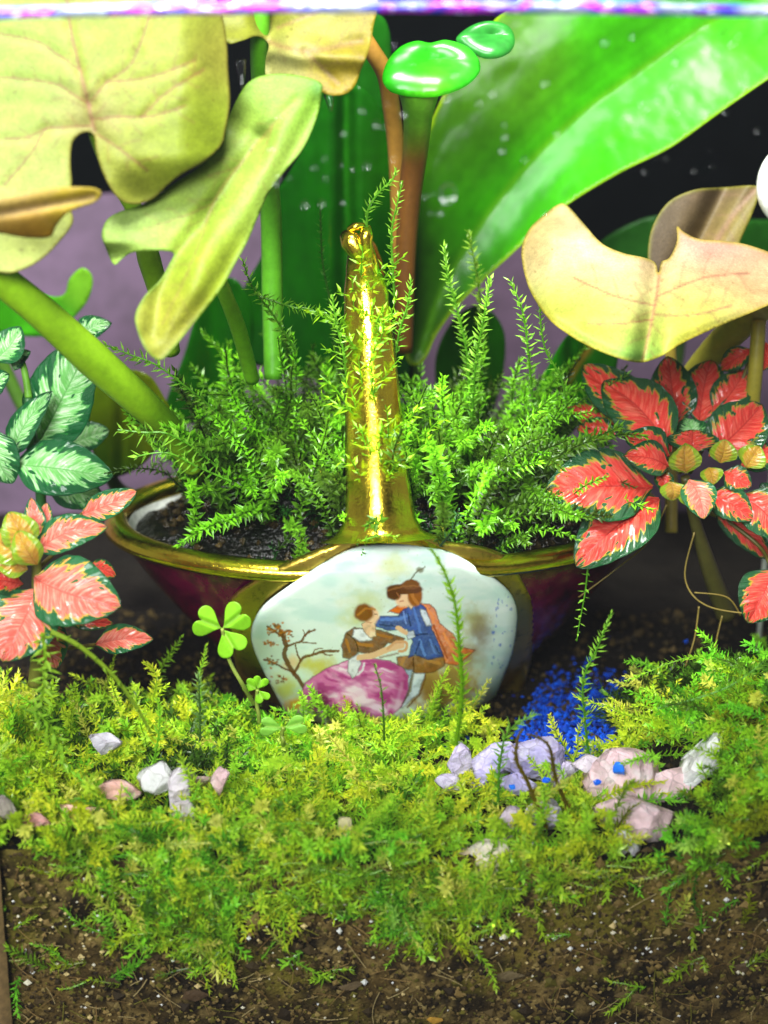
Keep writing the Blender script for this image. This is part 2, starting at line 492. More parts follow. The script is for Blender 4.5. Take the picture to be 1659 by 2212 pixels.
def build_ground():
    nx, ny, nz = 360, 180, 100
    xs = np.linspace(-15, 15, nx); ys = FRONT + (11.5 - FRONT) * np.linspace(0, 1, ny) ** 1.3
    X, Y = np.meshgrid(xs, ys); Z = ground(X, Y)
    top = np.stack([X, Y, Z], -1).reshape(-1, 3)
    # the cut face against the glass
    k = np.linspace(0, 1, nz)
    Zf = Z[0][None] * (1 - k[:, None]) + (-13.0) * k[:, None]
    Xf = np.broadcast_to(xs[None], Zf.shape)
    Yf = FRONT + 0.16 * fbm(Xf * 2.2, Zf * 2.2, 21, 4) * np.minimum(1, k[:, None] * 12)
    face = np.stack([Xf, Yf, Zf], -1).reshape(-1, 3)
    def quads(a, b, o=0):
        i = np.arange(a - 1)[:, None] * b; j = np.arange(b - 1)[None]
        return (np.stack([i + j, i + j + 1, i + b + j + 1, i + b + j], -1).reshape(-1, 4) + o)
    F = np.vstack([quads(ny, nx), quads(nz, nx, nx * ny)[:, ::-1]])
    dark = lin((30, 23, 11)); brown = lin((100, 80, 40)); tan = lin((146, 124, 72)); olive = lin((122, 112, 36))
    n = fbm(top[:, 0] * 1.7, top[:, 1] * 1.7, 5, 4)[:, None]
    ct = lin((20, 17, 12)) * (0.4 + 0.9 * n)  # near-black top: shade around basket and plants put into the soil colour
    n1 = fbm(face[:, 0] * 0.8, face[:, 2] * 1.1, 31, 5); n2 = fbm(face[:, 0] * 4, face[:, 2] * 4, 33, 4); n3 = fbm(face[:, 0] * 0.6 + 5, face[:, 2] * 1.0, 35, 3)
    cf = dark + (brown - dark) * sstep(0.38, 0.62, n1 * 0.75 + n2 * 0.25)[:, None]
    cf = cf + (tan - cf) * (sstep(0.52, 0.8, n2) * 0.8)[:, None]
    cf = cf + (olive - cf) * (0.65 * sstep(0.45, 0.7, n3))[:, None]
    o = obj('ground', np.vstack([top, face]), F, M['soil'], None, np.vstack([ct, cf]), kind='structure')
    return o
build_ground()

def slab(name, x0, x1, y0, y1, z0, z1, mat, kind='structure', **kw):
    V = np.array([(x, y, z) for x in (x0, x1) for y in (y0, y1) for z in (z0, z1)])
    F = np.array([(0, 1, 3, 2), (4, 6, 7, 5), (0, 4, 5, 1), (2, 3, 7, 6), (0, 2, 6, 4), (1, 5, 7, 3)])
    return obj(name, V, F, mat, None, smooth=False, kind=kind, **kw)
slab('back_wall', -60, 60, 24, 24.3, -16, 40, M['black'])  # near-black sheet, darkness of the room behind put into its colour

# mauve board standing behind the plants; its top edge is uneven
def mauve_board():
    xs = np.linspace(-34, 34, 140)
    zt = P(829.5 + xs * 95, 470 + 0 * xs, 12.0)[:, 2] + 0.5 * (fbm(xs * 0.7 + 40, xs * 0, 3) - 0.5) - 0.13 * np.clip(xs, -13, 13) - 0.25
    V = np.vstack([np.stack([xs, 0 * xs + 12, 0 * xs - 8], 1), np.stack([xs, 0 * xs + 12, zt], 1),
                   np.stack([xs, 0 * xs + 12.3, zt], 1), np.stack([xs, 0 * xs + 12.3, 0 * xs - 8], 1)])
    n = len(xs); i = np.arange(n - 1)
    F = np.vstack([np.stack([i + k * n, i + 1 + k * n, i + 1 + (k + 1) * n, i + (k + 1) * n], 1) for k in range(3)])
    obj('backdrop_board', V, F, M['mauve'], None, smooth=False, kind='structure')
mauve_board()

# ------------------------------------------------------------------ glass front with its rim
jar = thing('glass_front', (0, -3.95, -10), 'clear glass front of the terrarium with painted reflections on its top rim', 'glass')
def glass_front():
    n = 40
    xs = np.linspace(-15, 15, n); yy = -3.95 + 0 * xs
    zt = P(829.5, 14, -3.95)[2]
    V = np.vstack([np.stack([xs, yy, 0 * xs - 13.0], 1), np.stack([xs, yy, 0 * xs + zt], 1)])
    i = np.arange(n - 1)
    F = np.stack([i, i + 1, i + 1 + n, i + n], 1)
    obj('pane', V, F, M['glass'], jar)
    # rolled rim, wavy; blue, magenta and white reflections painted into its colour
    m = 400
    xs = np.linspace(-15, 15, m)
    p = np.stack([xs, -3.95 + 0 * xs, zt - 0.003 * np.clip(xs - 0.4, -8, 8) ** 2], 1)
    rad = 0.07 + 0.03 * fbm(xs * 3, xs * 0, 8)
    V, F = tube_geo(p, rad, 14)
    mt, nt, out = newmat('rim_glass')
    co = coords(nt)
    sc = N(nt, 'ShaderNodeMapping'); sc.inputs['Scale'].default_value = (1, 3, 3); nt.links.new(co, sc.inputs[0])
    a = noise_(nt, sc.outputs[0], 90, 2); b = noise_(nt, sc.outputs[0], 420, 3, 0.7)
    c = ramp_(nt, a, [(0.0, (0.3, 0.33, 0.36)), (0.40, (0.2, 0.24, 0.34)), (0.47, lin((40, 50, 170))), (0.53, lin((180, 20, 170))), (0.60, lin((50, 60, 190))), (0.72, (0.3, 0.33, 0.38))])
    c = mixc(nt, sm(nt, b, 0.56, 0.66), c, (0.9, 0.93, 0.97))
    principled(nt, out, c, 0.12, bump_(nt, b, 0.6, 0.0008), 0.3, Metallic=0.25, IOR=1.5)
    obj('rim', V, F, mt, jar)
glass_front()

# ------------------------------------------------------------------ porcelain basket
BC = np.array([0.0, 2.9]); BA, BB = 4.95, 3.0; ROT = math.radians(5)
Z_FOOT = -4.75
def fscale(s): return 1 - 0.60 * s ** 1.25
def rim_z(th): return -1.08 + 0.62 * np.exp(-(np.abs(np.cos(th)) / 0.17) ** 2)
def basket_pt(th, s):
    f = fscale(s); x = BA * f * np.cos(th); y = BB * f * np.sin(th)
    z = rim_z(th) * (1 - s) + Z_FOOT * s
    return np.stack([x * math.cos(ROT) - y * math.sin(ROT) + BC[0], x * math.sin(ROT) + y * math.cos(ROT) + BC[1], z], -1)
def body_front(x, z):
    """depth of the basket's outer front at height z"""
    s = np.clip((z + 0.9) / (Z_FOOT + 0.9), 0, 1.1)
    f = fscale(s)
    q = np.clip(1 - (x / (BA * f)) ** 2, 0.04, 1)
    return BC[1] - BB * f * np.sqrt(q) + x * math.tan(ROT)
def on_body(px, py, off):
    Y = np.zeros(np.shape(px))
    for _ in range(14):
        p = P(px, py, Y); Y = 0.5 * Y + 0.5 * (body_front(p[..., 0], p[..., 2]) - off)
    return Y

basket = thing('porcelain_basket', (0, 2.9, Z_FOOT), 'burgundy porcelain basket with gilded rim and painted courting couple, planted with moss', 'basket')
def build_basket():
    nt_, ns = 120, 30
    th = np.linspace(0, 2 * math.pi, nt_, endpoint=False)
    def surf(k, s0, s1, rev=False):
        V = []
        for s in np.linspace(s0, s1, ns):
            p = basket_pt(th, np.full(nt_, s))
            c = np.array([BC[0], BC[1], 0]); q = p.copy(); q[:, :2] = (p[:, :2] - c[:2]) * k + c[:2]
            V.append(q)
        V = np.vstack(V)
        i = np.arange(ns - 1)[:, None] * nt_; j = np.arange(nt_)[None]; j2 = (j + 1) % nt_
        F = np.stack([i + j, i + j2, i + nt_ + j2, i + nt_ + j], -1).reshape(-1, 4)
        return V, (F if rev else F[:, ::-1])
    V, F = surf(1.0, 0.0, 1.0)
    k = len(V); V = np.vstack([V, [[BC[0], BC[1], Z_FOOT]]])
    j = np.arange(nt_); cap = np.stack([np.full(nt_, k), (ns - 1) * nt_ + j, (ns - 1) * nt_ + (j + 1) % nt_], 1)
    obj('body', V, [F, cap], M['burgundy'], basket)
    V, F = surf(0.955, 0.01, 0.85, True)
    obj('lining', V, F, M['white'], basket)
    # rim: rounded gilded roll
    p = basket_pt(np.linspace(0, 2 * math.pi, 201), np.zeros(201)); p[:, 2] += 0.0
    V, F = tube_geo(p, 0.18, 14, 1.3)
    obj('rim', V, F, M['gold'], basket)
    # gilded band below the rim, a little proud of the body
    return
build_basket()

# handle: arch from the front rim over to the back rim
hp = [(822, 1168, -0.42), (820, 1120, -0.30), (816, 1040, -0.02), (809, 930, 0.45), (802, 820, 0.95), (796, 720, 1.45), (790, 630, 2.0), (784, 570, 2.45), (778, 530, 2.8)]
hq = catmull(np.array(hp, float), False, 6)
hpt = P(hq[:, 0], hq[:, 1], hq[:, 2])
top = hpt[-1]
back = []
bz = float(rim_z(math.pi / 2)); bx, by = basket_pt(np.array([math.pi / 2]), np.array([0.0]))[0][:2]
for t in np.linspace(0.08, 1, 24):
    a = t * math.pi / 2
    back.append([top[0] * (1 - t) + bx * t, top[1] + (by - top[1]) * math.sin(a), bz + (top[2] - bz) * math.cos(a)])
hpt = np.vstack([hpt, np.array(back)])
hw = np.concatenate([np.interp(np.linspace(0, 1, len(hq)), [0, 0.06, 0.13, 0.3, 0.55, 0.75, 0.88, 1], [0.95, 0.66, 0.54, 0.47, 0.40, 0.34, 0.26, 0.17]), np.linspace(0.2, 0.5, len(back))])
def handle():
    m = len(hpt); n = 20
    T = np.gradient(hpt, axis=0); T /= np.linalg.norm(T, axis=1, keepdims=True)
    A = np.tile([1.0, 0, 0], (m, 1)); A -= (A * T).sum(1, keepdims=True) * T; A /= np.linalg.norm(A, axis=1, keepdims=True)
    B = np.cross(T, A)
    an = np.linspace(0, 2 * math.pi, n, endpoint=False)
    groove = 1 + 0.10 * np.cos(4 * an)
    V = hpt[:, None] + hw[:, None, None] * groove[None, :, None] * (np.cos(an)[None, :, None] * A[:, None] + 0.55 * np.sin(an)[None, :, None] * B[:, None])
    i = np.arange(m - 1)[:, None] * n; j = np.arange(n)[None]; j2 = (j + 1) % n
    F = np.stack([i + j, i + j2, i + n + j2, i + n + j], -1).reshape(-1, 4)
    V = V.reshape(-1, 3)
    V = V + (fbm(V[:, 2:3] * 3, V[:, 0:1] * 5, 17) - 0.5) * 0.05
    h = obj('handle', V, F, M['gold'], basket)
    # twisted knot at the top: two curled lobes
    for pp, r in (([(744, 505, 2.5), (756, 520, 2.35), (772, 540, 2.3), (784, 565, 2.3)], [0.10, 0.19, 0.19, 0.12]),
                  ([(792, 490, 2.4), (791, 508, 2.25), (790, 530, 2.25), (796, 556, 2.35), (806, 585, 2.3)], [0.07, 0.12, 0.12, 0.14, 0.1])):
        V, F = tube_geo(path3(pp), r, 12, 0.8)
        obj('knot_lobe', V, F, M['gold'], h)
    V, F = tube_geo(path3([(752, 497, 2.42), (768, 490, 2.4), (788, 489, 2.42)]), [0.05, 0.08, 0.05], 10)
    obj('knot_edge', V, F, M['gold'], h)
handle()

# medallion and its gilded surround
cx = lambda c: 493.7 + np.asarray(c, float) * 0.4299
cy = lambda c: 1179.5 + np.asarray(c, float) * 0.4299
med = np.array([(112, 440), (128, 370), (180, 290), (290, 205), (420, 118), (540, 45), (640, 2), (760, -14), (880, -14), (1000, 2), (1110, 28), (1230, 88), (1340, 160), (1420, 236),
                (1450, 310), (1452, 390), (1432, 520), (1390, 640), (1340, 760), (1285, 870), (1210, 960), (1000, 1020), (800, 1040), (560, 1020), (390, 950), (290, 840), (205, 690), (150, 580), (120, 500)], float)
medp = np.stack([cx(med[:, 0]), cy(med[:, 1])], 1)
gb = np.array([(500, 1290), (560, 1245), (640, 1205), (720, 1172), (760, 1150), (900, 1150), (960, 1168), (1050, 1182), (1105, 1212), (1146, 1275), (1158, 1330), (1148, 1420), (1120, 1530), (1090, 1620), (900, 1645), (700, 1640), (580, 1600), (530, 1510), (505, 1420), (490, 1340)], float)

def edge_round(px, py, o, w, h):
    d = seg_dist(px, py, o, True); e = np.clip(d / w, 0, 1)
    return h * (1 - np.sqrt(1 - (1 - e) ** 2))

def painting(px, py):
    """pigment of the painted scene: sky wash, tree, seated lady in pink, gentleman in blue with an orange cape"""
    X = (px - 493.7) / 0.4299; Y = (py - 1179.5) / 0.4299
    X = X + 9 * (fbm(X / 22, Y / 22, 41) - 0.5); Y = Y + 9 * (fbm(X / 22 + 50, Y / 22, 42) - 0.5)
    C = np.tile(lin((214, 230, 216)), (len(X), 1))
    def put(a, c):
        nonlocal C
        C = C + (lin(c) - C) * np.clip(a, 0, 1)[:, None]
    def blob(x, y, rx, ry, c, a=1.0, soft=1.0, seed=0):
        r = np.hypot((X - x) / rx, (Y - y) / ry) + (fbm(X / 40, Y / 40, 50 + seed) - 0.5) * (0.8 if soft > .55 else 0.15)
        put(a * (1 - sstep(1 - soft, 1.0, r)), c)
    def fill(poly, c, a=1.0, s=4.0, tex=0.0):
        d = seg_dist(X, Y, poly, True); ins = inside(X, Y, np.array(poly, float))
        sd = np.where(ins, d, -d)
        al = sstep(-s, s, sd)
        if tex: al = al * (1 - tex * fbm(X / 9, Y / 9, 60))
        put(a * al, c)
        sh = fbm(X / 26 + 7, Y / 26, 64, 3); put(a * al * .35 * sstep(.55, .75, sh), np.minimum(np.array(c) * 1.35 + 12, 250)); put(a * al * .4 * sstep(.45, .25, sh), np.array(c) * .6)
        put(a * .6 * (1 - sstep(1.2, 4.5, np.abs(sd))), np.array(c) * .38)
    def line(pl, w, c, a=1.0, s=2.5):
        d = seg_dist(X, Y, catmull(pl, False, 5)); put(a * (1 - sstep(w / 2 - s * 0.5, w / 2 + s, d)), c)
    # sky wash and haze of foliage
    wash = fbm(X / 170, Y / 60, 44)
    put(0.8 * sstep(0.45, 0.75, wash), (186, 216, 202)); put(0.6 * sstep(0.55, 0.8, fbm(X / 150, Y / 70 + 9, 45)), (234, 240, 230))
    blob(830, 110, 110, 100, (196, 200, 110), .7); blob(690, 280, 190, 110, (188, 198, 120), .7, seed=1); blob(640, 370, 120, 80, (196, 200, 110), .7, seed=2)
    blob(1230, 370, 120, 110, (178, 172, 96), .8, seed=3); blob(1265, 430, 80, 120, (132, 112, 66), .75, seed=4); blob(1200, 560, 140, 120, (160, 130, 60), .8, seed=5)
    blob(450, 600, 150, 90, (196, 186, 60), .9, seed=6); blob(290, 720, 120, 110, (206, 210, 90), .9, seed=7); blob(320, 590, 60, 60, (240, 180, 80), .6, seed=8)
    blob(1060, 700, 260, 170, (176, 140, 52), .95, .7, 9); blob(1000, 720, 150, 120, (128, 92, 34), .7, seed=10); blob(330, 800, 60, 55, (240, 186, 36), .95, .6)
    blob(700, 930, 640, 130, (150, 140, 50), .8, .6, 12)
    # bare tree
    br = (104, 60, 14)
    for pl, w in (([(385, 720), (360, 680), (325, 635), (298, 590), (280, 545), (288, 505), (276, 460), (262, 430)], 22), ([(330, 640), (362, 580), (380, 560), (430, 545), (490, 528), (552, 526)], 13),
                  ([(288, 505), (330, 490), (365, 480), (385, 445), (432, 420)], 10), ([(362, 580), (345, 535), (335, 500)], 8), ([(276, 460), (235, 430), (195, 405)], 9), ([(270, 445), (300, 425), (318, 430)], 7),
                  ([(325, 635), (280, 615), (235, 590), (180, 570)], 10), ([(385, 445), (405, 425)], 5), ([(420, 545), (435, 520), (470, 515)], 5), ([(365, 482), (440, 490)], 5), ([(470, 535), (490, 545), (520, 548)], 5), ([(385, 455), (372, 420)], 4)):
        line(pl, w, br, .95)
    rr = np.random.default_rng(3)
    for (x, y, s, n) in ((215, 425, 34, 20), (290, 440, 30, 16), (212, 485, 30, 14), (250, 410, 34, 14), (215, 580, 34, 12), (262, 668, 36, 18), (300, 470, 20, 6)):
        for _ in range(n):
            blob(x + rr.normal(0, s * .5), y + rr.normal(0, s * .35), rr.uniform(6, 12), rr.uniform(5, 9), [(150, 90, 16), (190, 110, 20), (110, 70, 20)][rr.integers(3)], .85, .5)
    for _ in range(40): blob(900 + rr.normal(0, 80), 190 + rr.normal(0, 70), rr.uniform(3, 9), rr.uniform(3, 8), (150, 150, 70), .35)
    # gentleman: cape, jacket, breeches, stockings
    fill([(800, 330), (850, 300), (900, 300), (880, 345)], (226, 110, 30))
    fill([(965, 285), (1010, 292), (1040, 320), (1062, 390), (1125, 440), (1165, 510), (1240, 520), (1200, 560), (1150, 600), (1085, 590), (1050, 480), (1010, 390)], (228, 104, 30), tex=.35)
    line([(1030, 400), (1060, 470), (1100, 560)], 10, (160, 60, 14), .8); line([(1080, 440), (1130, 520)], 12, (246, 150, 80), .8); line([(985, 300), (1025, 350), (1030, 380)], 12, (245, 150, 80), .7)
    fill([(845, 560), (900, 548), (1000, 555), (1082, 545), (1086, 600), (1040, 630), (960, 642), (905, 625), (850, 605)], (140, 84, 26), tex=.2)
    line([(880, 560), (870, 600)], 16, (186, 130, 70), .8); line([(1000, 575), (1060, 590)], 14, (190, 130, 60), .8); line([(930, 560), (930, 640)], 6, (70, 36, 10), .9)
    fill([(878, 620), (922, 622), (905, 720), (866, 815), (850, 815), (880, 720)], (176, 196, 226)); fill([(932, 640), (988, 640), (955, 740), (875, 815), (866, 812), (915, 730)], (205, 216, 232))
    line([(925, 640), (905, 730), (868, 812)], 6, (90, 70, 60), .8); line([(990, 645), (965, 735), (900, 810)], 7, (110, 70, 30), .9)
    fill([(880, 318), (955, 284), (990, 310), (1004, 350), (1022, 420), (1062, 500), (1082, 555), (1000, 572), (935, 545), (900, 562), (925, 480), (900, 415), (800, 425), (730, 398), (760, 352), (850, 352)], (38, 70, 150), tex=.12)
    for pl, w, c in (([(770, 370), (860, 365), (900, 345)], 14, (90, 130, 205)), ([(930, 310), (950, 380), (965, 440)], 12, (86, 126, 205)), ([(900, 340), (915, 400)], 8, (18, 34, 84)), ([(960, 470), (985, 550)], 12, (96, 136, 210)), ([(1010, 470), (1040, 540)], 10, (92, 130, 205)),
                     ([(925, 450), (1000, 440)], 7, (18, 34, 84)), ([(760, 395), (850, 405)], 8, (20, 40, 96)), ([(940, 540), (960, 480)], 7, (20, 40, 96)), ([(880, 330), (890, 390)], 7, (120, 150, 215)), ([(1040, 500), (1060, 540)], 5, (18, 30, 80))): line(pl, w, c, .85)
    fill([(962, 318), (990, 322), (1015, 370), (1022, 402), (995, 402), (970, 350)], (214, 222, 232)); fill([(890, 430), (930, 425), (938, 455), (900, 470)], (210, 218, 230))
    fill([(890, 285), (930, 270), (950, 285), (915, 318)], (232, 190, 146)); blob(880, 262, 52, 54, (236, 194, 150), 1, .35); blob(936, 252, 44, 58, (150, 86, 24), 1, .3)
    line([(915, 225), (935, 270), (950, 290)], 14, (190, 120, 50), .8); blob(886, 216, 104, 30, (96, 54, 20), 1, .25); blob(832, 238, 46, 38, (88, 48, 20), 1, .3); blob(915, 194, 54, 30, (118, 70, 32), 1, .3); line([(800, 225), (870, 205), (960, 200)], 6, (150, 96, 50), .7)
    line([(845, 235), (858, 255), (848, 268)], 5, (150, 90, 50), .9); line([(868, 240), (884, 237)], 4, (90, 50, 24), .9); line([(862, 278), (878, 276)], 4, (170, 70, 50), .8)
    line([(915, 170), (945, 130), (985, 105)], 6, (80, 70, 30), .8); blob(962, 120, 22, 18, (100, 96, 60), .8, .6)
    # lady: skirt, shawl, arms, head
    fill([(372, 800), (356, 745), (385, 690), (440, 645), (520, 602), (600, 574), (700, 562), (800, 574), (868, 605), (905, 650), (902, 720), (872, 800), (815, 860), (700, 885), (560, 872), (440, 835)], (200, 84, 152))
    sk = np.array([(372, 800), (356, 745), (385, 690), (440, 645), (520, 602), (600, 574), (700, 562), (800, 574), (868, 605), (905, 650), (902, 720), (872, 800), (815, 860), (700, 885), (560, 872), (440, 835)], float)
    si = inside(X, Y, sk) * sstep(0, 10, seg_dist(X, Y, sk, True))
    fl = fbm((X + Y * .5) / 130 + 2 * fbm(X / 140, Y / 140, 81), (Y - X * .35) / 34 + 2 * fbm(X / 120, Y / 120, 83), 82, 3)
    put(si, (212, 108, 170)); put(si * sstep(.48, .58, fl) * .85, (236, 178, 214)); put(si * sstep(.44, .34, fl) * .85, (172, 52, 128)); put(si * sstep(.6, .68, fl) * .8, (248, 226, 240)); put(si * .4 * sstep(760, 900, X), (150, 40, 110))
    for pl, w, c in (([(430, 690), (440, 780), (470, 800)], 26, (232, 168, 208)), ([(520, 640), (575, 690)], 18, (238, 186, 218)), ([(520, 745), (620, 690), (740, 660), (830, 650)], 34, (226, 150, 198)), ([(560, 800), (660, 740), (780, 720)], 24, (232, 164, 206)),
                     ([(470, 760), (600, 700), (720, 640)], 12, (166, 44, 120)), ([(400, 740), (440, 680), (540, 620)], 20, (214, 110, 170)), ([(840, 640), (850, 720), (820, 810)], 26, (176, 56, 132)), ([(870, 690), (850, 780), (830, 830)], 12, (228, 170, 212)), ([(620, 830), (720, 790), (800, 770)], 16, (172, 54, 128)),
                     ([(690, 610), (780, 600), (850, 630)], 18, (180, 56, 134)), ([(480, 820), (560, 840), (660, 850)], 18, (224, 150, 198)), ([(620, 600), (680, 640)], 12, (170, 50, 126))): line(pl, w * .8, c, .35, 12)
    fill([(575, 560), (568, 490), (590, 435), (630, 408), (690, 420), (750, 418), (820, 440), (884, 466), (862, 492), (800, 488), (770, 520), (720, 545), (650, 535), (612, 572)], (118, 68, 14), tex=.12)
    for pl, w, c in (([(590, 470), (610, 530)], 12, (176, 112, 36)), ([(740, 440), (820, 460)], 12, (170, 106, 36)), ([(650, 490), (720, 500)], 14, (180, 116, 40)), ([(600, 440), (640, 480), (650, 530)], 6, (60, 30, 6))): line(pl, w, c, .85)
    fill([(628, 415), (680, 420), (722, 450), (722, 474), (660, 478), (622, 455)], (230, 234, 232)); fill([(668, 392), (715, 365), (738, 400), (740, 452), (716, 462), (680, 430)], (232, 190, 146))
    blob(716, 350, 48, 54, (236, 196, 152), 1, .35); blob(680, 334, 60, 54, (124, 70, 18), 1, .35); line([(650, 345), (690, 315), (735, 318)], 10, (176, 112, 36), .8); line([(735, 340), (748, 345)], 3, (90, 50, 24), .9); line([(690, 380), (715, 385)], 5, (190, 130, 90), .8)
    fill([(602, 572), (650, 540), (668, 590), (640, 655), (622, 665), (600, 630)], (222, 222, 230)); line([(680, 590), (672, 625), (648, 645)], 8, (230, 226, 236), .9)
    line([(655, 560), (730, 548), (810, 515), (870, 500)], 28, (228, 184, 140)); line([(800, 515), (850, 480), (895, 490), (890, 520), (860, 530)], 13, (214, 160, 112)); line([(850, 410), (890, 435)], 22, (226, 180, 136)); line([(760, 560), (850, 540)], 10, (120, 70, 30), .6)
    # thin gilt specks and worn scratches of blue
    for _ in range(26): blob(rr.uniform(1320, 1430), rr.uniform(250, 620), rr.uniform(4, 9), rr.uniform(6, 14), (60, 100, 190), .55, .5)
    for _ in range(60): blob(rr.uniform(150, 1400), rr.uniform(0, 700), 3.5, 3.5, (120, 110, 70), .4, .5)
    return C

def medallion():
    o = resample(catmull(gb, True), 6, True)
    V, F, px, py, d = patch(gb, lambda a, b: on_body(a, b, 0.17) + edge_round(a, b, o, 14, 0.10), 7, 0.12)
    obj('gilded_surround', V, F, M['gold_worn'], basket)
    o2 = resample(catmull(medp, True), 4, True)
    V, F, px, py, d = patch(medp, lambda a, b: on_body(a, b, 0.36) + edge_round(a, b, o2, 26, 0.18), 2.3, 0.10)
    obj('medallion', V, F, M['glaze'], basket, painting(px, py), label='white medallion painted with a courting couple and a bare tree')
medallion()

# soil heaped inside the basket
def mound(x, y):
    u = (x - BC[0]) / (BA * 0.93); v = (y - BC[1]) / (BB * 0.93)
    r2 = u * u + v * v
    return -1.28 + 0.95 * np.clip(1 - r2, 0, 1) * sstep(-1.0, 0.1, v) + 0.35 * (fbm(x * 1.8, y * 1.8, 71, 4) - 0.5)
def basket_soil():
    nr, na = 44, 120
    V = [[BC[0], BC[1], float(mound(BC[0], BC[1]))]]
    for r in np.linspace(0, 1, nr)[1:]:
        th = np.linspace(0, 2 * math.pi, na, endpoint=False)
        x = BC[0] + BA * 0.93 * r * np.cos(th); y = BC[1] + BB * 0.93 * r * np.sin(th)
        xr = BC[0] + (x - BC[0]) * math.cos(ROT) - (y - BC[1]) * math.sin(ROT); yr = BC[1] + (x - BC[0]) * math.sin(ROT) + (y - BC[1]) * math.cos(ROT)
        V += np.stack([xr, yr, mound(x, y)], 1).tolist()
    V = np.array(V)
    F = [np.array([(0, 1 + j, 1 + (j + 1) % na) for j in range(na)])]
    i = (1 + np.arange(nr - 2)[:, None] * na); j = np.arange(na)[None]; j2 = (j + 1) % na
    F.append(np.stack([i + j, i + na + j, i + na + j2, i + j2], -1).reshape(-1, 4))
    n = fbm(V[:, 0] * 5, V[:, 1] * 5, 73, 4)[:, None]
    C = lin((12, 11, 10)) * (0.5 + n) + lin((60, 44, 24)) * sstep(0.7, 0.85, n)
    obj('potting_soil', V, F, M['wet_soil'], None, C, label='wet black potting soil filling the porcelain basket', cat='soil', kind='stuff')
basket_soil()
# ------------------------------------------------------------------ arrowhead plants (pale heart-shaped leaves)
def blade(name, outline, yf, colf, parent, mat='arrowhead', veins=(), sp=4.6, thick=0.022, vc=(196, 150, 110), vw=5.0, relief=0.05, edge=None, roll=0.0, gain=0.42, tint=(0.92, 1.04, 0.74), **kw):
    ol = resample(catmull(outline, True), 6, True)
    vl = [catmull(v, False, 6) for v in veins]
    fine = []
    if mat == 'arrowhead':                       # branching side veins between the main ones
        for v in vl:
            s = resample(v, 24, False)
            for i in range(1, len(s) - 1):
                t = s[i + 1] - s[i - 1]; t = t / (np.linalg.norm(t) + 1e-9); sd = 1 if i % 2 else -1
                nrm = np.array([-t[1], t[0]]) * sd; L = rng.uniform(34, 62)
                q = [s[i] + t * L * k * 0.55 + nrm * L * k * (1 - .25 * k) for k in (0, .33, .66, 1)]
                fine.append(catmull(np.array(q) + rng.normal(0, 1.2, (4, 2)), False, 3))
    def yy(a, b):
        y = yf(a, b)
        for k, v in enumerate(vl):
            d = seg_dist(a, b, v); y = y + relief * (1.3 if k == 0 else 0.8) * np.exp(-(d / 11.0) ** 2) - relief * 0.3 * np.exp(-((d - 26) / 18.0) ** 2)
        if roll: y = y + roll * np.exp(-(seg_dist(a, b, ol, True) / 13.0) ** 2)
        return y + 0.04 * (fbm(a / 60, b / 60, 13) - 0.5)
    V, F, px, py, d = patch(outline, yy, sp, thick)
    C = colf(px, py)
    for k, v in enumerate(vl):
        q = seg_dist(px, py, v); C = C + (lin(vc) - C) * (0.75 * np.exp(-(q / (vw * (1.3 if k == 0 else 0.75))) ** 2))[:, None]
    if fine:
        q = np.full(px.shape, 1e9)
        for v in fine: q = np.minimum(q, seg_dist(px, py, v))
        C = C + (lin(vc) * .9 - C) * (0.34 * np.exp(-(q / 2.6) ** 2))[:, None]
    if edge is not None: C = C + (lin(edge) - C) * (0.8 * np.exp(-(d / 5.0) ** 2))[:, None]
    n = fbm(px / 30, py / 30, 19)[:, None]
    if mat == 'arrowhead': C = C + (lin((120, 84, 30)) - C) * (0.5 * sstep(.84, .9, fbm(px / 9 + 40, py / 9, 27, 2)))[:, None]; C = C * (1 + 0.22 * (fbm(px / 5, py / 5, 28, 2) - .5))[:, None]
    else: C = C * (0.92 + 0.16 * vnoise(seg_dist(px, py, vl[0]) / 5 if vl else px / 6, 0 * px, 5))[:, None]
    C = C * (0.86 + 0.28 * n) * ((gain * np.array(tint)) if mat == 'arrowhead' else np.array([0.75, 0.66, 0.16]))
    return obj(name, V, F, M[mat], parent, C, **kw)

def grad(*stops):
    """pigment blended between anchor points (px, py, rgb, radius)"""
    def f(px, py):
        W = 0; S = 0
        for x, y, c, r in stops:
            w = np.exp(-((px - x) ** 2 + (py - y) ** 2) / (r * r)) + 1e-6
            W = W + w; S = S + w[:, None] * lin(c)
        return S / W[:, None]
    return f

YG = (196, 204, 100); OC = (198, 180, 70); LG = (176, 212, 84); PK = (214, 178, 140)
arrow = thing('arrowhead_plant', P(300, 1000, 1.5), 'pale yellow-green arrowhead plant with crumpled hanging leaves beside the golden handle', 'plant')

A_out = [(-60, 10), (60, -40), (300, -60), (440, -30), (478, 30), (490, 90), (493, 150), (497, 220), (488, 280), (478, 315), (440, 350), (396, 374), (360, 402), (330, 430), (290, 441), (255, 428), (225, 380), (208, 330), (204, 296), (192, 285), (172, 290), (156, 310), (152, 350), (155, 395), (150, 440), (158, 480), (130, 520), (90, 560), (40, 586), (0, 588), (-60, 560), (-80, 300)]
A_v = [[(205, 282), (198, 258), (185, 200), (169, 134), (152, 60), (140, -40)], [(198, 218), (230, 178), (278, 144), (305, 90), (327, 20)], [(203, 258), (250, 252), (307, 253), (350, 246), (400, 228)], [(210, 290), (245, 312), (280, 338), (318, 368)],
       [(198, 228), (160, 205), (124, 183), (60, 172), (-20, 165)], [(196, 272), (150, 274), (100, 278), (60, 296), (10, 300)], [(170, 150), (120, 115), (75, 88), (-20, 70)], [(307, 253), (360, 200), (440, 150)], [(230, 178), (330, 165), (420, 130)], [(100, 278), (60, 340), (10, 400)]]
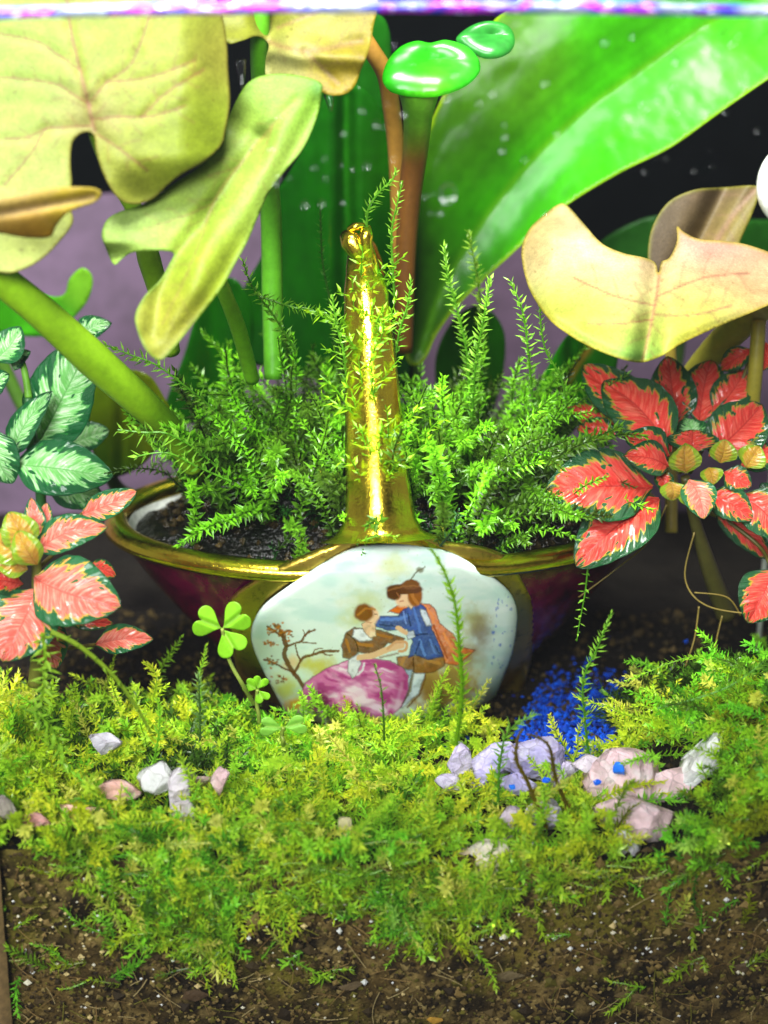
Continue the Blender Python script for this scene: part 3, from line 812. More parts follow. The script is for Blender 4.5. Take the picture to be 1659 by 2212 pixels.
blade('leaf', A_out, lambda x, y: -0.55 - 0.0028 * (y - 200) + 0.6 * sstep(380, 520, x) + 0.5 * sstep(330, 440, y) * sstep(180, 330, x) + 0.12 * np.exp(-((x - 195) / 40) ** 2) * sstep(180, 300, y),
      grad((60, 120, (184, 206, 92), 160), (300, 120, (190, 196, 76), 160), (420, 330, (170, 188, 40), 120), (280, 400, (190, 188, 64), 90), (60, 420, (206, 212, 112), 160), (190, 250, (206, 176, 126), 60), (470, 120, (190, 178, 70), 60)),
      arrow, veins=A_v, relief=0.022, gain=0.40, tint=(0.93, 1.03, 0.86), vw=3.4, vc=(178, 104, 84), edge=(170, 150, 60), label='broad heart-shaped leaf with pinkish veins')

B_out = [(520, 200), (545, 172), (585, 160), (640, 162), (692, 178), (694, 205), (684, 255), (655, 320), (615, 370), (580, 418), (560, 462), (535, 520), (505, 575), (480, 620), (440, 672), (405, 716), (375, 752), (347, 778), (318, 760), (298, 718), (292, 680), (312, 640), (345, 606), (366, 570), (374, 546), (330, 541), (285, 546), (262, 560), (246, 571), (228, 535), (220, 505), (232, 474), (262, 456), (310, 440), (370, 400), (430, 360), (480, 312), (492, 260)]
B_v = [[(640, 215), (590, 270), (540, 330), (490, 390), (460, 440), (440, 500)], [(590, 270), (560, 350), (530, 420)], [(460, 440), (390, 470), (300, 500)], [(440, 500), (400, 600), (350, 700)], [(520, 360), (450, 380)]]
def B_y(x, y):
    t = -0.55 - 0.0042 * (y - 450)
    r = seg_dist(x, y, np.array([(690, 230), (600, 400), (545, 500), (440, 660), (350, 770)], float))
    t = t + 0.16 * np.exp(-(r / 26) ** 2)                       # rolled outer edge
    c = seg_dist(x, y, np.array([(560, 300), (490, 410), (430, 490), (385, 560), (345, 640), (330, 720)], float))
    t = t + 0.20 * np.exp(-(c / 24) ** 2)                       # crease
    t = t - 0.28 * np.exp(-((x - 430) / 55) ** 2 - ((y - 600) / 90) ** 2)
    return t + 0.4 * np.exp(-((x - 500) / 60) ** 2 - ((y - 280) / 60) ** 2) + 0.35 * sstep(330, 230, x) * sstep(600, 540, y) * sstep(520, 560, y)
blade('leaf', B_out, B_y, grad((640, 200, (164, 206, 80), 90), (560, 330, (186, 206, 100), 110), (430, 450, (184, 204, 84), 90), (280, 500, (184, 206, 110), 90), (450, 590, (190, 200, 60), 90), (350, 700, (204, 196, 92), 80), (400, 700, (196, 178, 48), 60), (690, 190, (70, 150, 90), 18)),
      arrow, veins=B_v, relief=0.02, gain=0.46, tint=(0.86, 1.02, 0.66), vw=3.0, vc=(196, 166, 100), edge=(130, 170, 50), label='long crumpled leaf hanging down with a rolled edge')

C_out = [(-60, 440), (0, 428), (60, 414), (120, 405), (180, 404), (214, 410), (218, 424), (200, 438), (150, 458), (122, 488), (108, 512), (60, 514), (0, 504), (-60, 490)]
blade('leaf', C_out, lambda x, y: -2.0 + 0.002 * (x) - 0.55 * np.cos((y - 455 + 0.12 * x) / 75), grad((40, 430, (226, 190, 120), 60), (150, 430, (224, 186, 50), 60), (60, 495, (220, 150, 30), 60), (200, 420, (180, 150, 40), 30)),
      arrow, veins=[[(-60, 470), (60, 450), (200, 425)]], sp=5, thick=0.08, label='small rolled ochre leaf tip')

D_out = [(478, 20), (560, -20), (700, -30), (810, -10), (806, 60), (796, 110), (780, 150), (766, 186), (742, 204), (706, 204), (672, 182), (640, 168), (600, 168), (576, 170), (574, 130), (580, 95), (556, 78), (520, 88), (490, 90)]
blade('leaf', D_out, lambda x, y: 1.4 - 0.004 * (y - 60) + 0.5 * np.exp(-((x - 580) / 30) ** 2) - 0.25 * np.exp(-((y - 110 - 0.12 * (x - 640)) / 26) ** 2), grad((520, 50, (180, 178, 60), 70), (660, 60, (190, 184, 80), 90), (720, 170, (196, 160, 34), 70), (620, 130, (220, 206, 150), 50), (790, 60, (186, 160, 50), 60)),
      arrow, veins=[[(580, 90), (660, 110), (780, 90)], [(660, 110), (730, 180)], [(600, 60), (700, 20)]], sp=6, label='ochre leaf hanging from the rim')
stalk('petiole', [(-90, 520, -1.6), (-20, 585, -1.2), (90, 675, -0.7), (200, 775, -0.1), (300, 865, 0.6), (372, 935, 1.6), (420, 1010, 2.2)], [0.24, 0.25, 0.27, 0.30, 0.28, 0.24, 0.2], M['stalk'], arrow, (130, 176, 24), 14)
stalk('petiole', [(566, -40, 1.7), (563, 60, 1.8), (560, 120, 2.0), (572, 300, 3.0), (585, 460, 3.4), (588, 640, 3.2), (590, 820, 2.8)], [0.14, 0.15, 0.15, 0.17, 0.19, 0.19, 0.16], M['stalk'], arrow, (92, 170, 30), 12)
stalk('petiole', [(197, 288, -0.35), (235, 370, 0.4), (300, 470, 0.9), (322, 560, 1.2), (345, 640, 1.5), (370, 760, 2.0)], [0.05, 0.09, 0.16, 0.2, 0.18, 0.16], M['stalk'], arrow, (110, 150, 20), 12)
stalk('petiole', [(455, 560, 0.6), (488, 640, 0.9), (515, 710, 1.4), (545, 820, 2.4)], [0.13, 0.13, 0.14, 0.13], M['stalk'], arrow, (120, 186, 30), 12)

arrow2 = thing('arrowhead_plant', P(1450, 1150, 3.2), 'pinkish cream arrowhead plant with one folded heart leaf above the red-leaved plant', 'plant')
E_out = [(1126, 545), (1140, 500), (1165, 472), (1205, 442), (1225, 444), (1262, 484), (1300, 525), (1345, 546), (1390, 556), (1416, 568), (1422, 590), (1428, 566), (1446, 556), (1462, 520), (1462, 488), (1476, 500), (1510, 516), (1560, 520), (1620, 530), (1690, 560), (1720, 610), (1700, 640), (1640, 668), (1560, 702), (1480, 738), (1430, 768), (1386, 783), (1345, 776), (1290, 756), (1240, 730), (1190, 694), (1160, 655), (1138, 610)]
def E_y(x, y):
    b = 2.6 - 0.0085 * (y - 520) - 1.0 * sstep(560, 690, y)
    b = b + 0.55 * np.exp(-((x - 1420 + 0.12 * (y - 560)) / 26) ** 2)
    b = b + 0.9 * sstep(1200, 1120, x) + 0.5 * sstep(1500, 1680, x) + 1.3 * sstep(520, 450, y)
    return b
blade('leaf', E_out, E_y, grad((1170, 520, (200, 176, 110), 60), (1250, 560, (226, 200, 166), 90), (1380, 600, (232, 196, 168), 80), (1560, 560, (214, 150, 150), 90), (1640, 600, (214, 170, 130), 80), (1250, 670, (164, 190, 50), 90), (1400, 690, (186, 204, 84), 100), (1560, 660, (196, 200, 90), 90), (1380, 770, (110, 190, 90), 40), (1500, 725, (186, 176, 40), 50), (1200, 690, (180, 168, 60), 50)),
      arrow2, veins=[[(1424, 590), (1418, 640), (1404, 710), (1388, 778)], [(1416, 660), (1330, 640), (1240, 600)], [(1410, 690), (1330, 700), (1270, 700)], [(1420, 640), (1520, 600), (1620, 590)], [(1412, 680), (1500, 680), (1580, 660)]], relief=0.035, vc=(176, 112, 90), vw=3.2, roll=0.1, gain=0.66, tint=(0.98, 0.99, 0.95), edge=(190, 172, 40), label='large folded cream and pink heart leaf')
F_out = [(1408, 590), (1402, 520), (1420, 468), (1450, 432), (1500, 410), (1560, 405), (1634, 402), (1636, 430), (1622, 470), (1596, 530), (1580, 600), (1480, 620)]
blade('leaf', F_out, lambda x, y: 4.4 - 0.003 * (y - 500) + 0.5 * np.exp(-((x - 1560 + 0.5 * (y - 420)) / 30) ** 2), grad((1450, 480, (128, 104, 92), 80), (1560, 430, (150, 118, 106), 60), (1600, 480, (186, 164, 80), 50), (1540, 530, (200, 160, 110), 60), (1420, 560, (120, 96, 86), 60)),
      arrow2, veins=[[(1632, 408), (1580, 470), (1530, 550)]], edge=(170, 160, 50), vc=(200, 150, 140), label='dusky brown-pink leaf standing behind the folded heart leaf')
stalk('petiole', [(1428, 600, 3.6), (1440, 660, 3.8), (1450, 800, 4.0), (1450, 1000, 3.6), (1450, 1150, 3.2)], [0.08, 0.1, 0.12, 0.12], M['stalk'], arrow2, (170, 150, 60))
stalk('petiole', [(1640, 660, 3.0), (1540, 760, 3.6), (1480, 840, 3.8), (1450, 1000, 3.6)], [0.3, 0.26, 0.18, 0.15], M['stalk'], arrow2, (150, 146, 50), 12)
stalk('petiole', [(1640, 690, 2.8), (1632, 800, 2.7), (1625, 900, 2.8), (1640, 1010, 3.0)], [0.13, 0.14, 0.13], M['stalk'], arrow2, (140, 130, 40))

# ------------------------------------------------------------------ big glossy strap leaves behind the basket
broad = thing('broadleaf_plant', P(905, 900, 6.5), 'plant with wide glossy dark green strap leaves behind the basket', 'plant')
G_out = [(1095, 20), (1200, -30), (1500, -60), (1760, -40), (1760, 110), (1659, 172), (1560, 240), (1450, 318), (1350, 368), (1260, 420), (1190, 470), (1110, 545), (1050, 600), (990, 660), (945, 720), (915, 780), (880, 780), (868, 680), (872, 560), (884, 440), (910, 320), (960, 200), (1030, 90)]
def G_y(x, y):
    m = seg_dist(x, y, np.array([(1500, 60), (1250, 250), (1080, 430), (960, 620), (910, 760)], float))
    return 6.6 - 0.0016 * (x - 1000) + 0.0026 * (300 - y) - 0.9 * np.tanh(np.sqrt(m * m + 60 ** 2) / 150) + 0.5 * np.sin((x + y) / 120.0) * 0.3
blade('leaf', G_out, G_y, grad((1000, 300, (44, 96, 20), 90), (1100, 200, (70, 130, 50), 110), (930, 560, (40, 90, 16), 100), (1150, 400, (50, 160, 16), 120), (1300, 330, (54, 178, 24), 120), (1450, 200, (58, 170, 40), 150), (1600, 100, (70, 186, 70), 120), (1020, 520, (46, 140, 14), 90)),
      broad, 'glossy_leaf', veins=[[(1560, 30), (1250, 250), (1080, 430), (960, 620), (910, 760)]], sp=8, vc=(80, 150, 40), vw=6, relief=0.012, edge=(150, 196, 60), label='widest strap leaf sweeping up to the rim')
H_out = [(700, 215), (760, 180), (820, 230), (842, 300), (850, 420), (862, 540), (880, 680), (890, 800), (860, 840), (740, 830), (600, 800), (500, 760), (520, 640), (570, 540), (590, 430), (620, 380), (660, 310)]
blade('leaf', H_out, lambda x, y: 5.8 + 0.6 * np.abs((x - 740) / 130) ** 1.5 + 0.001 * (500 - y) + 0.4 * np.exp(-((x - 745) / 20) ** 2), grad((720, 300, (20, 98, 30), 110), (640, 450, (14, 92, 14), 110), (740, 600, (12, 78, 10), 140), (820, 350, (30, 104, 16), 80), (600, 600, (20, 100, 14), 70)),
      broad, 'glossy_leaf', veins=[[(750, 210), (750, 400), (770, 600), (830, 800)]], sp=8, vc=(30, 110, 30), relief=0.05, label='dark upright strap leaf behind the golden handle')
I_out = [(1170, 960), (1140, 900), (1180, 800), (1230, 720), (1290, 690), (1330, 720), (1330, 800), (1280, 880), (1220, 950)]
blade('leaf', I_out, lambda x, y: 4.9 + 0.002 * (y - 800) + 0.3 * np.exp(-((x - 1240) / 20) ** 2), grad((1240, 800, (30, 130, 14), 90), (1300, 730, (40, 110, 60), 60), (1190, 900, (40, 120, 10), 70)), broad, 'glossy_leaf', veins=[[(1320, 690), (1240, 800), (1170, 950)]], sp=8)
J_out = [(-60, 590), (30, 610), (100, 638), (138, 636), (150, 602), (178, 578), (200, 600), (190, 648), (150, 695), (110, 722), (50, 726), (-60, 700)]
blade('leaf', J_out, lambda x, y: 6.5 + 0.3 * np.sin(x / 40), grad((30, 650, (60, 160, 50), 90), (170, 610, (110, 180, 80), 40)), broad, 'glossy_leaf', sp=8)
K_out = [(350, 850), (370, 900), (345, 960), (300, 1010), (240, 1030), (205, 990), (190, 900), (205, 830), (270, 800), (320, 810)]
blade('leaf', K_out, lambda x, y: 4.6 + 0.3 * np.exp(-((x - 270) / 20) ** 2), grad((270, 900, (84, 106, 14), 80), (220, 980, (50, 96, 16), 60), (220, 840, (90, 130, 30), 50)), broad, 'glossy_leaf', sp=8)
L_out = [(1290, 540), (1330, 500), (1420, 466), (1520, 480), (1680, 480), (1720, 560), (1600, 640), (1400, 640), (1310, 600)]
blade('leaf', L_out, lambda x, y: 8.6 + 0.002 * (y - 500), grad((1400, 520, (60, 140, 100), 90), (1650, 520, (50, 130, 80), 80)), broad, 'glossy_leaf', sp=9)

for o_, y_, c_ in (([(360, 900), (400, 760), (440, 640), (500, 600), (540, 660), (540, 780), (500, 900)], 6.6, (18, 84, 16)), ([(960, 900), (940, 780), (980, 690), (1040, 660), (1090, 720), (1080, 840), (1040, 920)], 7.0, (26, 90, 16)), ([(640, 60), (720, 20), (830, 40), (840, 180), (800, 300), (700, 300), (640, 180)], 7.6, (24, 90, 40))):
    blade('leaf', o_, lambda x, y, y0=y_: y0 + 0.001 * (y - 700) + 0.3 * np.exp(-((x - np.mean(x)) / 30) ** 2), grad((o_[0][0], o_[0][1], c_, 90), (o_[3][0], o_[3][1], tuple(int(k * 1.2) for k in c_), 90)), broad, 'glossy_leaf', sp=9)

for pp in ([(1180, 930, 5.0), (1140, 990, 5.6), (1080, 1040, 6.2)], [(-40, 660, 6.5), (40, 860, 6.8), (180, 1080, 7.0)], [(230, 1010, 4.7), (260, 1060, 5.6), (330, 1090, 6.4)], [(1480, 630, 8.6), (1460, 800, 8.4), (1440, 1000, 8.0)],
           [(430, 890, 6.6), (440, 980, 6.6), (450, 1060, 6.6)], [(1020, 900, 7.0), (1000, 980, 7.0), (980, 1060, 7.0)], [(740, 290, 7.6), (780, 600, 7.4), (820, 1000, 7.0)], [(890, 770, 6.6), (895, 880, 6.6), (900, 1060, 6.6)]):
    stalk('leaf_stalk', pp, [0.13, 0.15, 0.17], M['stalk'], broad, (60, 96, 24), 8)

# small sprout with a plump bright green bud
sprout = thing('sprouting_plant', P(872, 760, 4.6), 'slim brown-stemmed sprout tipped with glossy bright green rolled buds', 'plant')
def plump(name, out, Y, pil, pw, colf, parent, tilt=0.0, ridge=None):
    V, F, px, py, d = patch(out, lambda a, b: Y + tilt * (b - np.mean([p[1] for p in out])) + 0.05 * (fbm(a / 38, b / 30, 5, 1) - 0.5) + 0.22 * np.exp(-((a - np.mean([p[0] for p in out]) - 8) / 52) ** 2 - ((b - np.mean([p[1] for p in out]) + 4) / 24) ** 2), 4, 0.02, pil, pw)
    return obj(name, V, F, M['bud'], parent, colf(px, py) * (0.5 + 0.8 * fbm(px / 20, py / 12, 8))[:, None])
plump('bud', [(826, 170), (838, 130), (866, 100), (900, 88), (930, 92), (960, 86), (990, 92), (1015, 105), (1034, 128), (1036, 155), (1012, 182), (975, 200), (930, 210), (880, 208), (842, 196)], 3.6, 0.15, 55, grad((880, 150, (40, 170, 20), 60), (980, 140, (60, 200, 40), 60), (930, 200, (90, 200, 20), 40)), sprout, -0.006, [(845, 165), (870, 120), (925, 108), (975, 104), (1012, 125), (1016, 155), (985, 180)])
plump('bud', [(985, 85), (1010, 60), (1045, 46), (1080, 48), (1104, 62), (1112, 90), (1100, 114), (1070, 126), (1040, 124), (1010, 108)], 4.3, 0.13, 36, grad((1050, 80, (46, 140, 50), 50), (1090, 100, (60, 160, 60), 40)), sprout, -0.005, [(1020, 70), (1060, 62), (1092, 80), (1088, 104)])
sp_ = path3([(905, 185, 3.62), (905, 214, 3.7), (903, 250, 3.9), (898, 320, 4.3), (885, 430, 4.5), (876, 560, 4.6), (872, 760, 4.6)])
Vs, Fs_ = tube_geo(sp_, [0.42, 0.33, 0.26, 0.23, 0.21, 0.19, 0.17], 14)
zt_ = sstep(float(P(900, 360, 4.3)[2]), float(P(900, 240, 4.0)[2]), Vs[:, 2])[:, None]
obj('stem', Vs, Fs_, M['stalk'], sprout, (lin((100, 62, 18)) * (1 - zt_) + lin((96, 160, 36)) * zt_) * (0.7 + 0.6 * fbm(Vs[:, 0] * 9, Vs[:, 2] * 1.5, 3))[:, None])
stalk('stem', [(770, 60, 4.4), (800, 105, 4.4), (832, 160, 4.5), (845, 230, 4.7), (856, 330, 4.9), (862, 480, 5.0), (866, 640, 5.0)], [0.16, 0.16, 0.16, 0.15, 0.14], M['stalk'], sprout, (150, 110, 40), 12)

# ------------------------------------------------------------------ nerve plants
def nerve_leaf(parent, base, tip, wpx, Yb, Yt, mat, bend=0.18, cup=0.12, wav=0.03, up=(0, -0.75, 0.65), name='leaf', roll=0.0, **kw):
    b = P(base[0], base[1], Yb); t = P(tip[0], tip[1], Yt); t = b + (t - b) * 1.05
    ax = t - b; L = np.linalg.norm(ax); ax = ax / L
    n = np.array(up, float); n -= (n @ ax) * ax; n /= np.linalg.norm(n)
    s = np.cross(ax, n)
    if roll: n, s = n * math.cos(roll) + s * math.sin(roll), s * math.cos(roll) - n * math.sin(roll)
    W = wpx / KPX / 2 * rng.uniform(1.22, 1.4); swing = rng.normal(0, .07); roll = roll + rng.normal(0, .22)
    nu, nv = 36, 25
    u = np.linspace(0, 1, nu); v = np.linspace(-1, 1, nv)
    sd = rng.integers(0, 400)
    prof = np.abs(np.sin(np.pi * np.clip(u, 0, 1) ** rng.uniform(.8, .95))) ** rng.uniform(.6, .75) * sstep(-0.25, 0.28, u)
    prof = np.maximum(prof, 0.05 * (1 - u)); prof[-1] = 0.0
    U, Vv = np.meshgrid(u, v, indexing='ij')
    w = W * prof[:, None] * Vv * (1 + 0.05 * (fbm(U * 9 + sd, Vv * 2, 3) - 0.5))
    veinw = (U - 0.28 * np.abs(Vv)) * 2 * np.pi * 7
    h = bend * L * (np.sin(np.pi * U) * 0.9 - 0.25 * U) - cup * np.abs(w) ** 1.3 + 0.35 * np.abs(w) * (np.abs(Vv) < 2) * 0.5
    h = h - 0.10 * W * np.exp(-(Vv / 0.10) ** 2) + 0.035 * W * np.cos(veinw) * sstep(0.0, 0.3, np.abs(Vv)) * (1 - 0.3 * np.abs(Vv)) + wav * L * (fbm(U * 3 + sd, Vv * 2 + sd, 6) - 0.5) * 2 * np.abs(Vv)
    p = b + (ax * L)[None, None] * U[..., None] + s[None, None] * (w + swing * L * 4 * U * (1 - U))[..., None] + n[None, None] * h[..., None]
    th = 0.018
    q = p - n[None, None] * th
    m = nu * nv
    i = np.arange(nu - 1)[:, None] * nv; j = np.arange(nv - 1)[None]
    Ff = np.stack([i + j, i + j + 1, i + nv + j + 1, i + nv + j], -1).reshape(-1, 4)
    si = []
    for a in range(nu - 1):
        for e in (0, nv - 1):
            k = a * nv + e; si.append((k, k + nv, k + nv + m, k + m) if e == 0 else (k + nv, k, k + m, k + nv + m))
    UV = np.stack([U, (Vv + 1) / 2], -1).reshape(-1, 2)
    return obj(name, np.vstack([p.reshape(-1, 3), q.reshape(-1, 3)]), np.vstack([Ff[:, ::-1], Ff + m, np.array(si)]), M[mat], parent, None, np.vstack([UV, UV]), **kw)

red = thing('nerve_plant', P(1480, 1300, 1.6), 'red nerve plant rosette with dark green leaf margins beside the basket rim', 'plant')
for a in (((1424, 1077), (1253, 1214), 108, 0.9, 0.1, 'nerve_red', .14), ((1410, 1052), (1192, 1056), 128, 1.0, 0.6, 'nerve_red', .10), ((1450, 975), (1311, 828), 112, 1.5, 2.6, 'nerve_red', .10),
          ((1430, 905), (1268, 792), 96, 2.4, 3.0, 'nerve_red', .12), ((1457, 925), (1444, 776), 92, 2.5, 3.1, 'nerve_red', .05), ((1512, 915), (1536, 784), 96, 2.5, 3.2, 'nerve_red', .05),
          ((1540, 890), (1606, 802), 66, 2.6, 3.0, 'nerve_red', .1), ((1532, 985), (1640, 878), 104, 1.7, 2.2, 'nerve_red', .10), ((1345, 905), (1231, 880), 62, 2.8, 2.9, 'nerve_red', .1),
          ((1330, 940), (1250, 925), 50, 2.4, 2.6, 'nerve_red', .1), ((1500, 960), (1480, 905), 60, 1.9, 2.4, 'nerve_white', .1), ((1446, 985), (1356, 944), 62, 1.2, 1.2, 'nerve_red', .2), ((1446, 1008), (1355, 984), 62, 0.9, 0.7, 'nerve_red', .2),
          ((1500, 978), (1500, 930), 96, 1.5, 1.7, 'nerve_red', .25), ((1488, 1036), (1520, 1115), 64, 0.7, 0.2, 'nerve_pink', .2), ((1528, 1068), (1622, 1118), 66, 0.9, 0.6, 'nerve_red', .18),
          ((1564, 1020), (1620, 1048), 48, 1.1, 0.9, 'nerve_red', .2), ((1596, 1068), (1690, 1160), 92, 1.0, 0.6, 'nerve_red', .12), ((1420, 1020), (1440, 1062), 34, 0.9, 0.7, 'nerve_red', .2),
          ((1600, 1010), (1675, 975), 60, 1.5, 1.7, 'nerve_red', .2), ((1625, 755), (1558, 796), 46, 2.9, 3.0, 'nerve_red', .2), ((1655, 740), (1640, 800), 40, 2.8, 2.8, 'nerve_red', .1),
          ((1670, 1230), (1618, 1340), 92, 0.4, 0.0, 'nerve_red', .15), ((1540, 1090), (1660, 1200), 60, 1.4, 1.3, 'nerve_red', .1), ((1660, 1090), (1690, 1060), 70, 1.2, 1.3, 'nerve_red', .1)):
    nerve_leaf(red, *a[:6], bend=a[6])
for a in (((1482, 1022), (1482, 962), 58, 0.8, 0.7, .12), ((1556, 1000), (1566, 952), 50, 1.1, 1.1, .12), ((1612, 1010), (1640, 965), 54, 1.2, 1.3, .12), ((1448, 1040), (1452, 1080), 50, 0.7, 0.6, .3), ((1470, 1060), (1490, 1090), 40, 0.7, 0.6, .2), ((1530, 1010), (1540, 1045), 40, 1.0, 0.8, .3)):
    nerve_leaf(red, *a[:5], 'nerve_young', bend=a[5])
stalk('stem', [(1480, 1030, 1.1), (1500, 1120, 1.3), (1530, 1220, 1.5), (1570, 1330, 1.7)], [0.08, 0.10, 0.15, 0.2], M['stalk'], red, (70, 66, 26), 12)
for pp in ([(1440, 1090, 1.2), (1400, 1170, 1.2), (1330, 1230, 1.0), (1250, 1290, 1.0)], [(1500, 1150, 1.2), (1480, 1250, 1.1), (1530, 1310, 0.9), (1659, 1330, 0.8)], [(1510, 1310, 1.1), (1500, 1380, 1.0), (1480, 1440, 0.9)], [(1560, 1330, 1.1), (1545, 1400, 1.0), (1550, 1450, 0.8)], [(1600, 1330, 1.0), (1570, 1290, 0.9), (1500, 1280, 0.9)]):
    stalk('root', pp, [0.018, 0.016, 0.012], M['stalk'], red, (130, 112, 50), 5)

for pp in ([(1668, 1232, 0.4), (1640, 1180, 1.0), (1560, 1120, 1.3), (1505, 1100, 1.25)], [(1622, 757, 2.9), (1600, 830, 2.9), (1540, 930, 2.3), (1490, 1020, 1.4)], [(1345, 905, 2.8), (1400, 960, 2.2), (1470, 1020, 1.3)]):
    stalk('leaf_stalk', pp, [0.03, 0.04, 0.05], M['stalk'], red, (90, 84, 30), 6)

pink = thing('nerve_plant', P(70, 1450, -0.6), 'salmon-pink nerve plant with green-edged rounded leaves and yellowish new growth', 'plant')
for a in (((79, 1190), (222, 1138), 66, -0.8, -0.7, 'nerve_pink', .2), ((74, 1246), (250, 1304), 122, -1.0, -1.6, 'nerve_pink', .14), ((80, 1270), (8, 1420), 116, -1.1, -1.9, 'nerve_pink', .14), ((50, 1262), (-30, 1250), 52, -1.0, -1.2, 'nerve_red', .2),
          ((185, 1225), (248, 1242), 36, 0.2, 0.2, 'nerve_red', .2), ((176, 1110), (288, 1062), 52, 0.4, 0.5, 'nerve_pink', .15), ((205, 1392), (325, 1380), 56, 0.0, 0.1, 'nerve_pink', .1), ((140, 1330), (240, 1345), 36, -0.4, -0.4, 'nerve_red', .1),
          ((90, 1330), (120, 1440), 70, -0.6, -0.8, 'nerve_pink', .15), ((60, 1180), (66, 1080), 40, -0.6, -0.4, 'nerve_pink', .1), ((90, 1176), (100, 1090), 36, -0.5, -0.3, 'nerve_pink', .1)):
    nerve_leaf(pink, *a[:6], bend=a[6])
for a in (((60, 1190), (20, 1110), 66, -1.0, -0.9, .2), ((70, 1200), (-20, 1160), 70, -1.1, -1.0, .2), ((80, 1220), (40, 1150), 50, -1.2, -1.1, .3), ((60, 1230), (-10, 1210), 50, -1.2, -1.3, .2)):
    nerve_leaf(pink, *a[:5], 'nerve_young', bend=a[5])
stalk('stem', [(78, 1200, -0.8), (80, 1260, -0.8), (85, 1360, -0.7), (75, 1480, -0.6)], [0.08, 0.1, 0.12], M['stalk'], pink, (110, 110, 40))

for pp in ([(180, 1226, 0.2), (130, 1280, -0.2), (84, 1330, -0.7)], [(176, 1110, 0.4), (130, 1180, -0.2), (80, 1230, -0.8)], [(205, 1392, 0.0), (150, 1400, -0.3), (86, 1410, -0.65)], [(140, 1330, -0.4), (110, 1350, -0.6), (86, 1370, -0.7)]):
    stalk('leaf_stalk', pp, [0.03, 0.035, 0.04], M['stalk'], pink, (110, 96, 40), 6)

white = thing('nerve_plant', P(60, 1110, 2.2), 'white-veined green nerve plant under the slanting pale stalk', 'plant')
for a in (((78, 960), (190, 735), 132, 2.3, 2.0, 'nerve_white', .10), ((28, 1000), (232, 1024), 100, 1.6, 1.3, 'nerve_white', .18), ((20, 985), (104, 852), 58, 1.7, 1.6, 'nerve_white', .12), ((165, 745), (235, 698), 50, 2.8, 2.8, 'nerve_white', .2),
          ((-20, 780), (40, 708), 60, 2.0, 2.2, 'nerve_white', .2), ((30, 800), (62, 760), 34, 2.2, 2.2, 'nerve_white', .2), ((-30, 860), (14, 810), 50, 1.6, 1.4, 'nerve_white', .1), ((150, 960), (230, 930), 60, 3.0, 3.0, 'nerve_white', .1), ((100, 1050), (220, 1075), 70, 2.2, 2.4, 'nerve_white', .1), ((-10, 930), (24, 1040), 70, 1.4, 1.4, 'nerve_white', .1)):
    nerve_leaf(white, *a[:6], bend=a[6])
stalk('stem', [(60, 860, 2.0), (65, 960, 2.0), (85, 1040, 2.1), (90, 1120, 2.2)], [0.06, 0.09, 0.1], M['stalk'], white, (40, 90, 40))
stalk('stem', [(20, 720, 2.2), (50, 790, 2.2), (62, 860, 2.1)], [0.05, 0.06, 0.07], M['stalk'], white, (110, 170, 50))

# ------------------------------------------------------------------ clover
def clover(cxp, cyp, Y, R, angs, foot, label, sq=1.0, col_=(150, 220, 40)):
    t = thing('clover', P(foot[0], foot[1], foot[2]), label, 'clover', None)
    for a in angs:
        a = math.radians(a); k = np.linspace(0, 2 * math.pi, 40, endpoint=False)
        hx = R * 0.56 * np.sin(k) ** 3; hy = R * (13 * np.cos(k) - 5 * np.cos(2 * k) - 2 * np.cos(3 * k) - np.cos(4 * k) + 17) / 29
        X = cxp + hx * math.cos(a) + hy * math.sin(a); Yp = cyp + (hx * math.sin(a) - hy * math.cos(a)) * sq
        def yf(x, y, a=a):
            u = (x - cxp) * math.sin(a) - (y - cyp) * math.cos(a); w = (x - cxp) * math.cos(a) + (y - cyp) * math.sin(a)
            return Y - 0.001 * u + 0.05 * np.exp(-(w / 5) ** 2) + 0.002 * np.abs(w)
        V, F, px, py, d = patch(np.stack([X, Yp], 1), yf, 2.6, 0.02, smooth_outline=False)
        C = np.tile(lin(col_), (len(px), 1)); w = (px - cxp) * math.cos(a) + (py - cyp) * math.sin(a)
        C = C + (lin((200, 235, 110)) - C) * (0.5 * np.exp(-(w / 2.2) ** 2))[:, None]
        C = C * (0.85 + 0.3 * fbm(px / 9, py / 9, 2))[:, None]
        obj('leaflet', V, F, M['clover'], t, C)
    stalk('stem', [(cxp, cyp, Y + 0.02), (cxp + (foot[0] - cxp) * 0.25 - 3, cyp + (foot[1] - cyp) * 0.4, Y + 0.1), (cxp + (foot[0] - cxp) * 0.65, cyp + (foot[1] - cyp) * 0.75, Y + 0.1), foot], [0.03, 0.035, 0.04], M['stalk'], t, (150, 170, 70), 6)
    return t
clover(480, 1358, -1.3, 62, (52, -68, 150), (548, 1520, -0.7), 'bright three-leaf clover with heart leaflets in front of the medallion edge')
clover(556, 1490, -1.1, 32, (20, -60, 150), (560, 1560, -0.9), 'small half-open clover at the lower edge of the medallion', 0.9)
clover(612, 1572, -1.6, 50, (75, -85), (612, 1610, -1.2), 'two pale clover leaflets lying on the moss under the pink skirt', 0.75, (150, 214, 80))

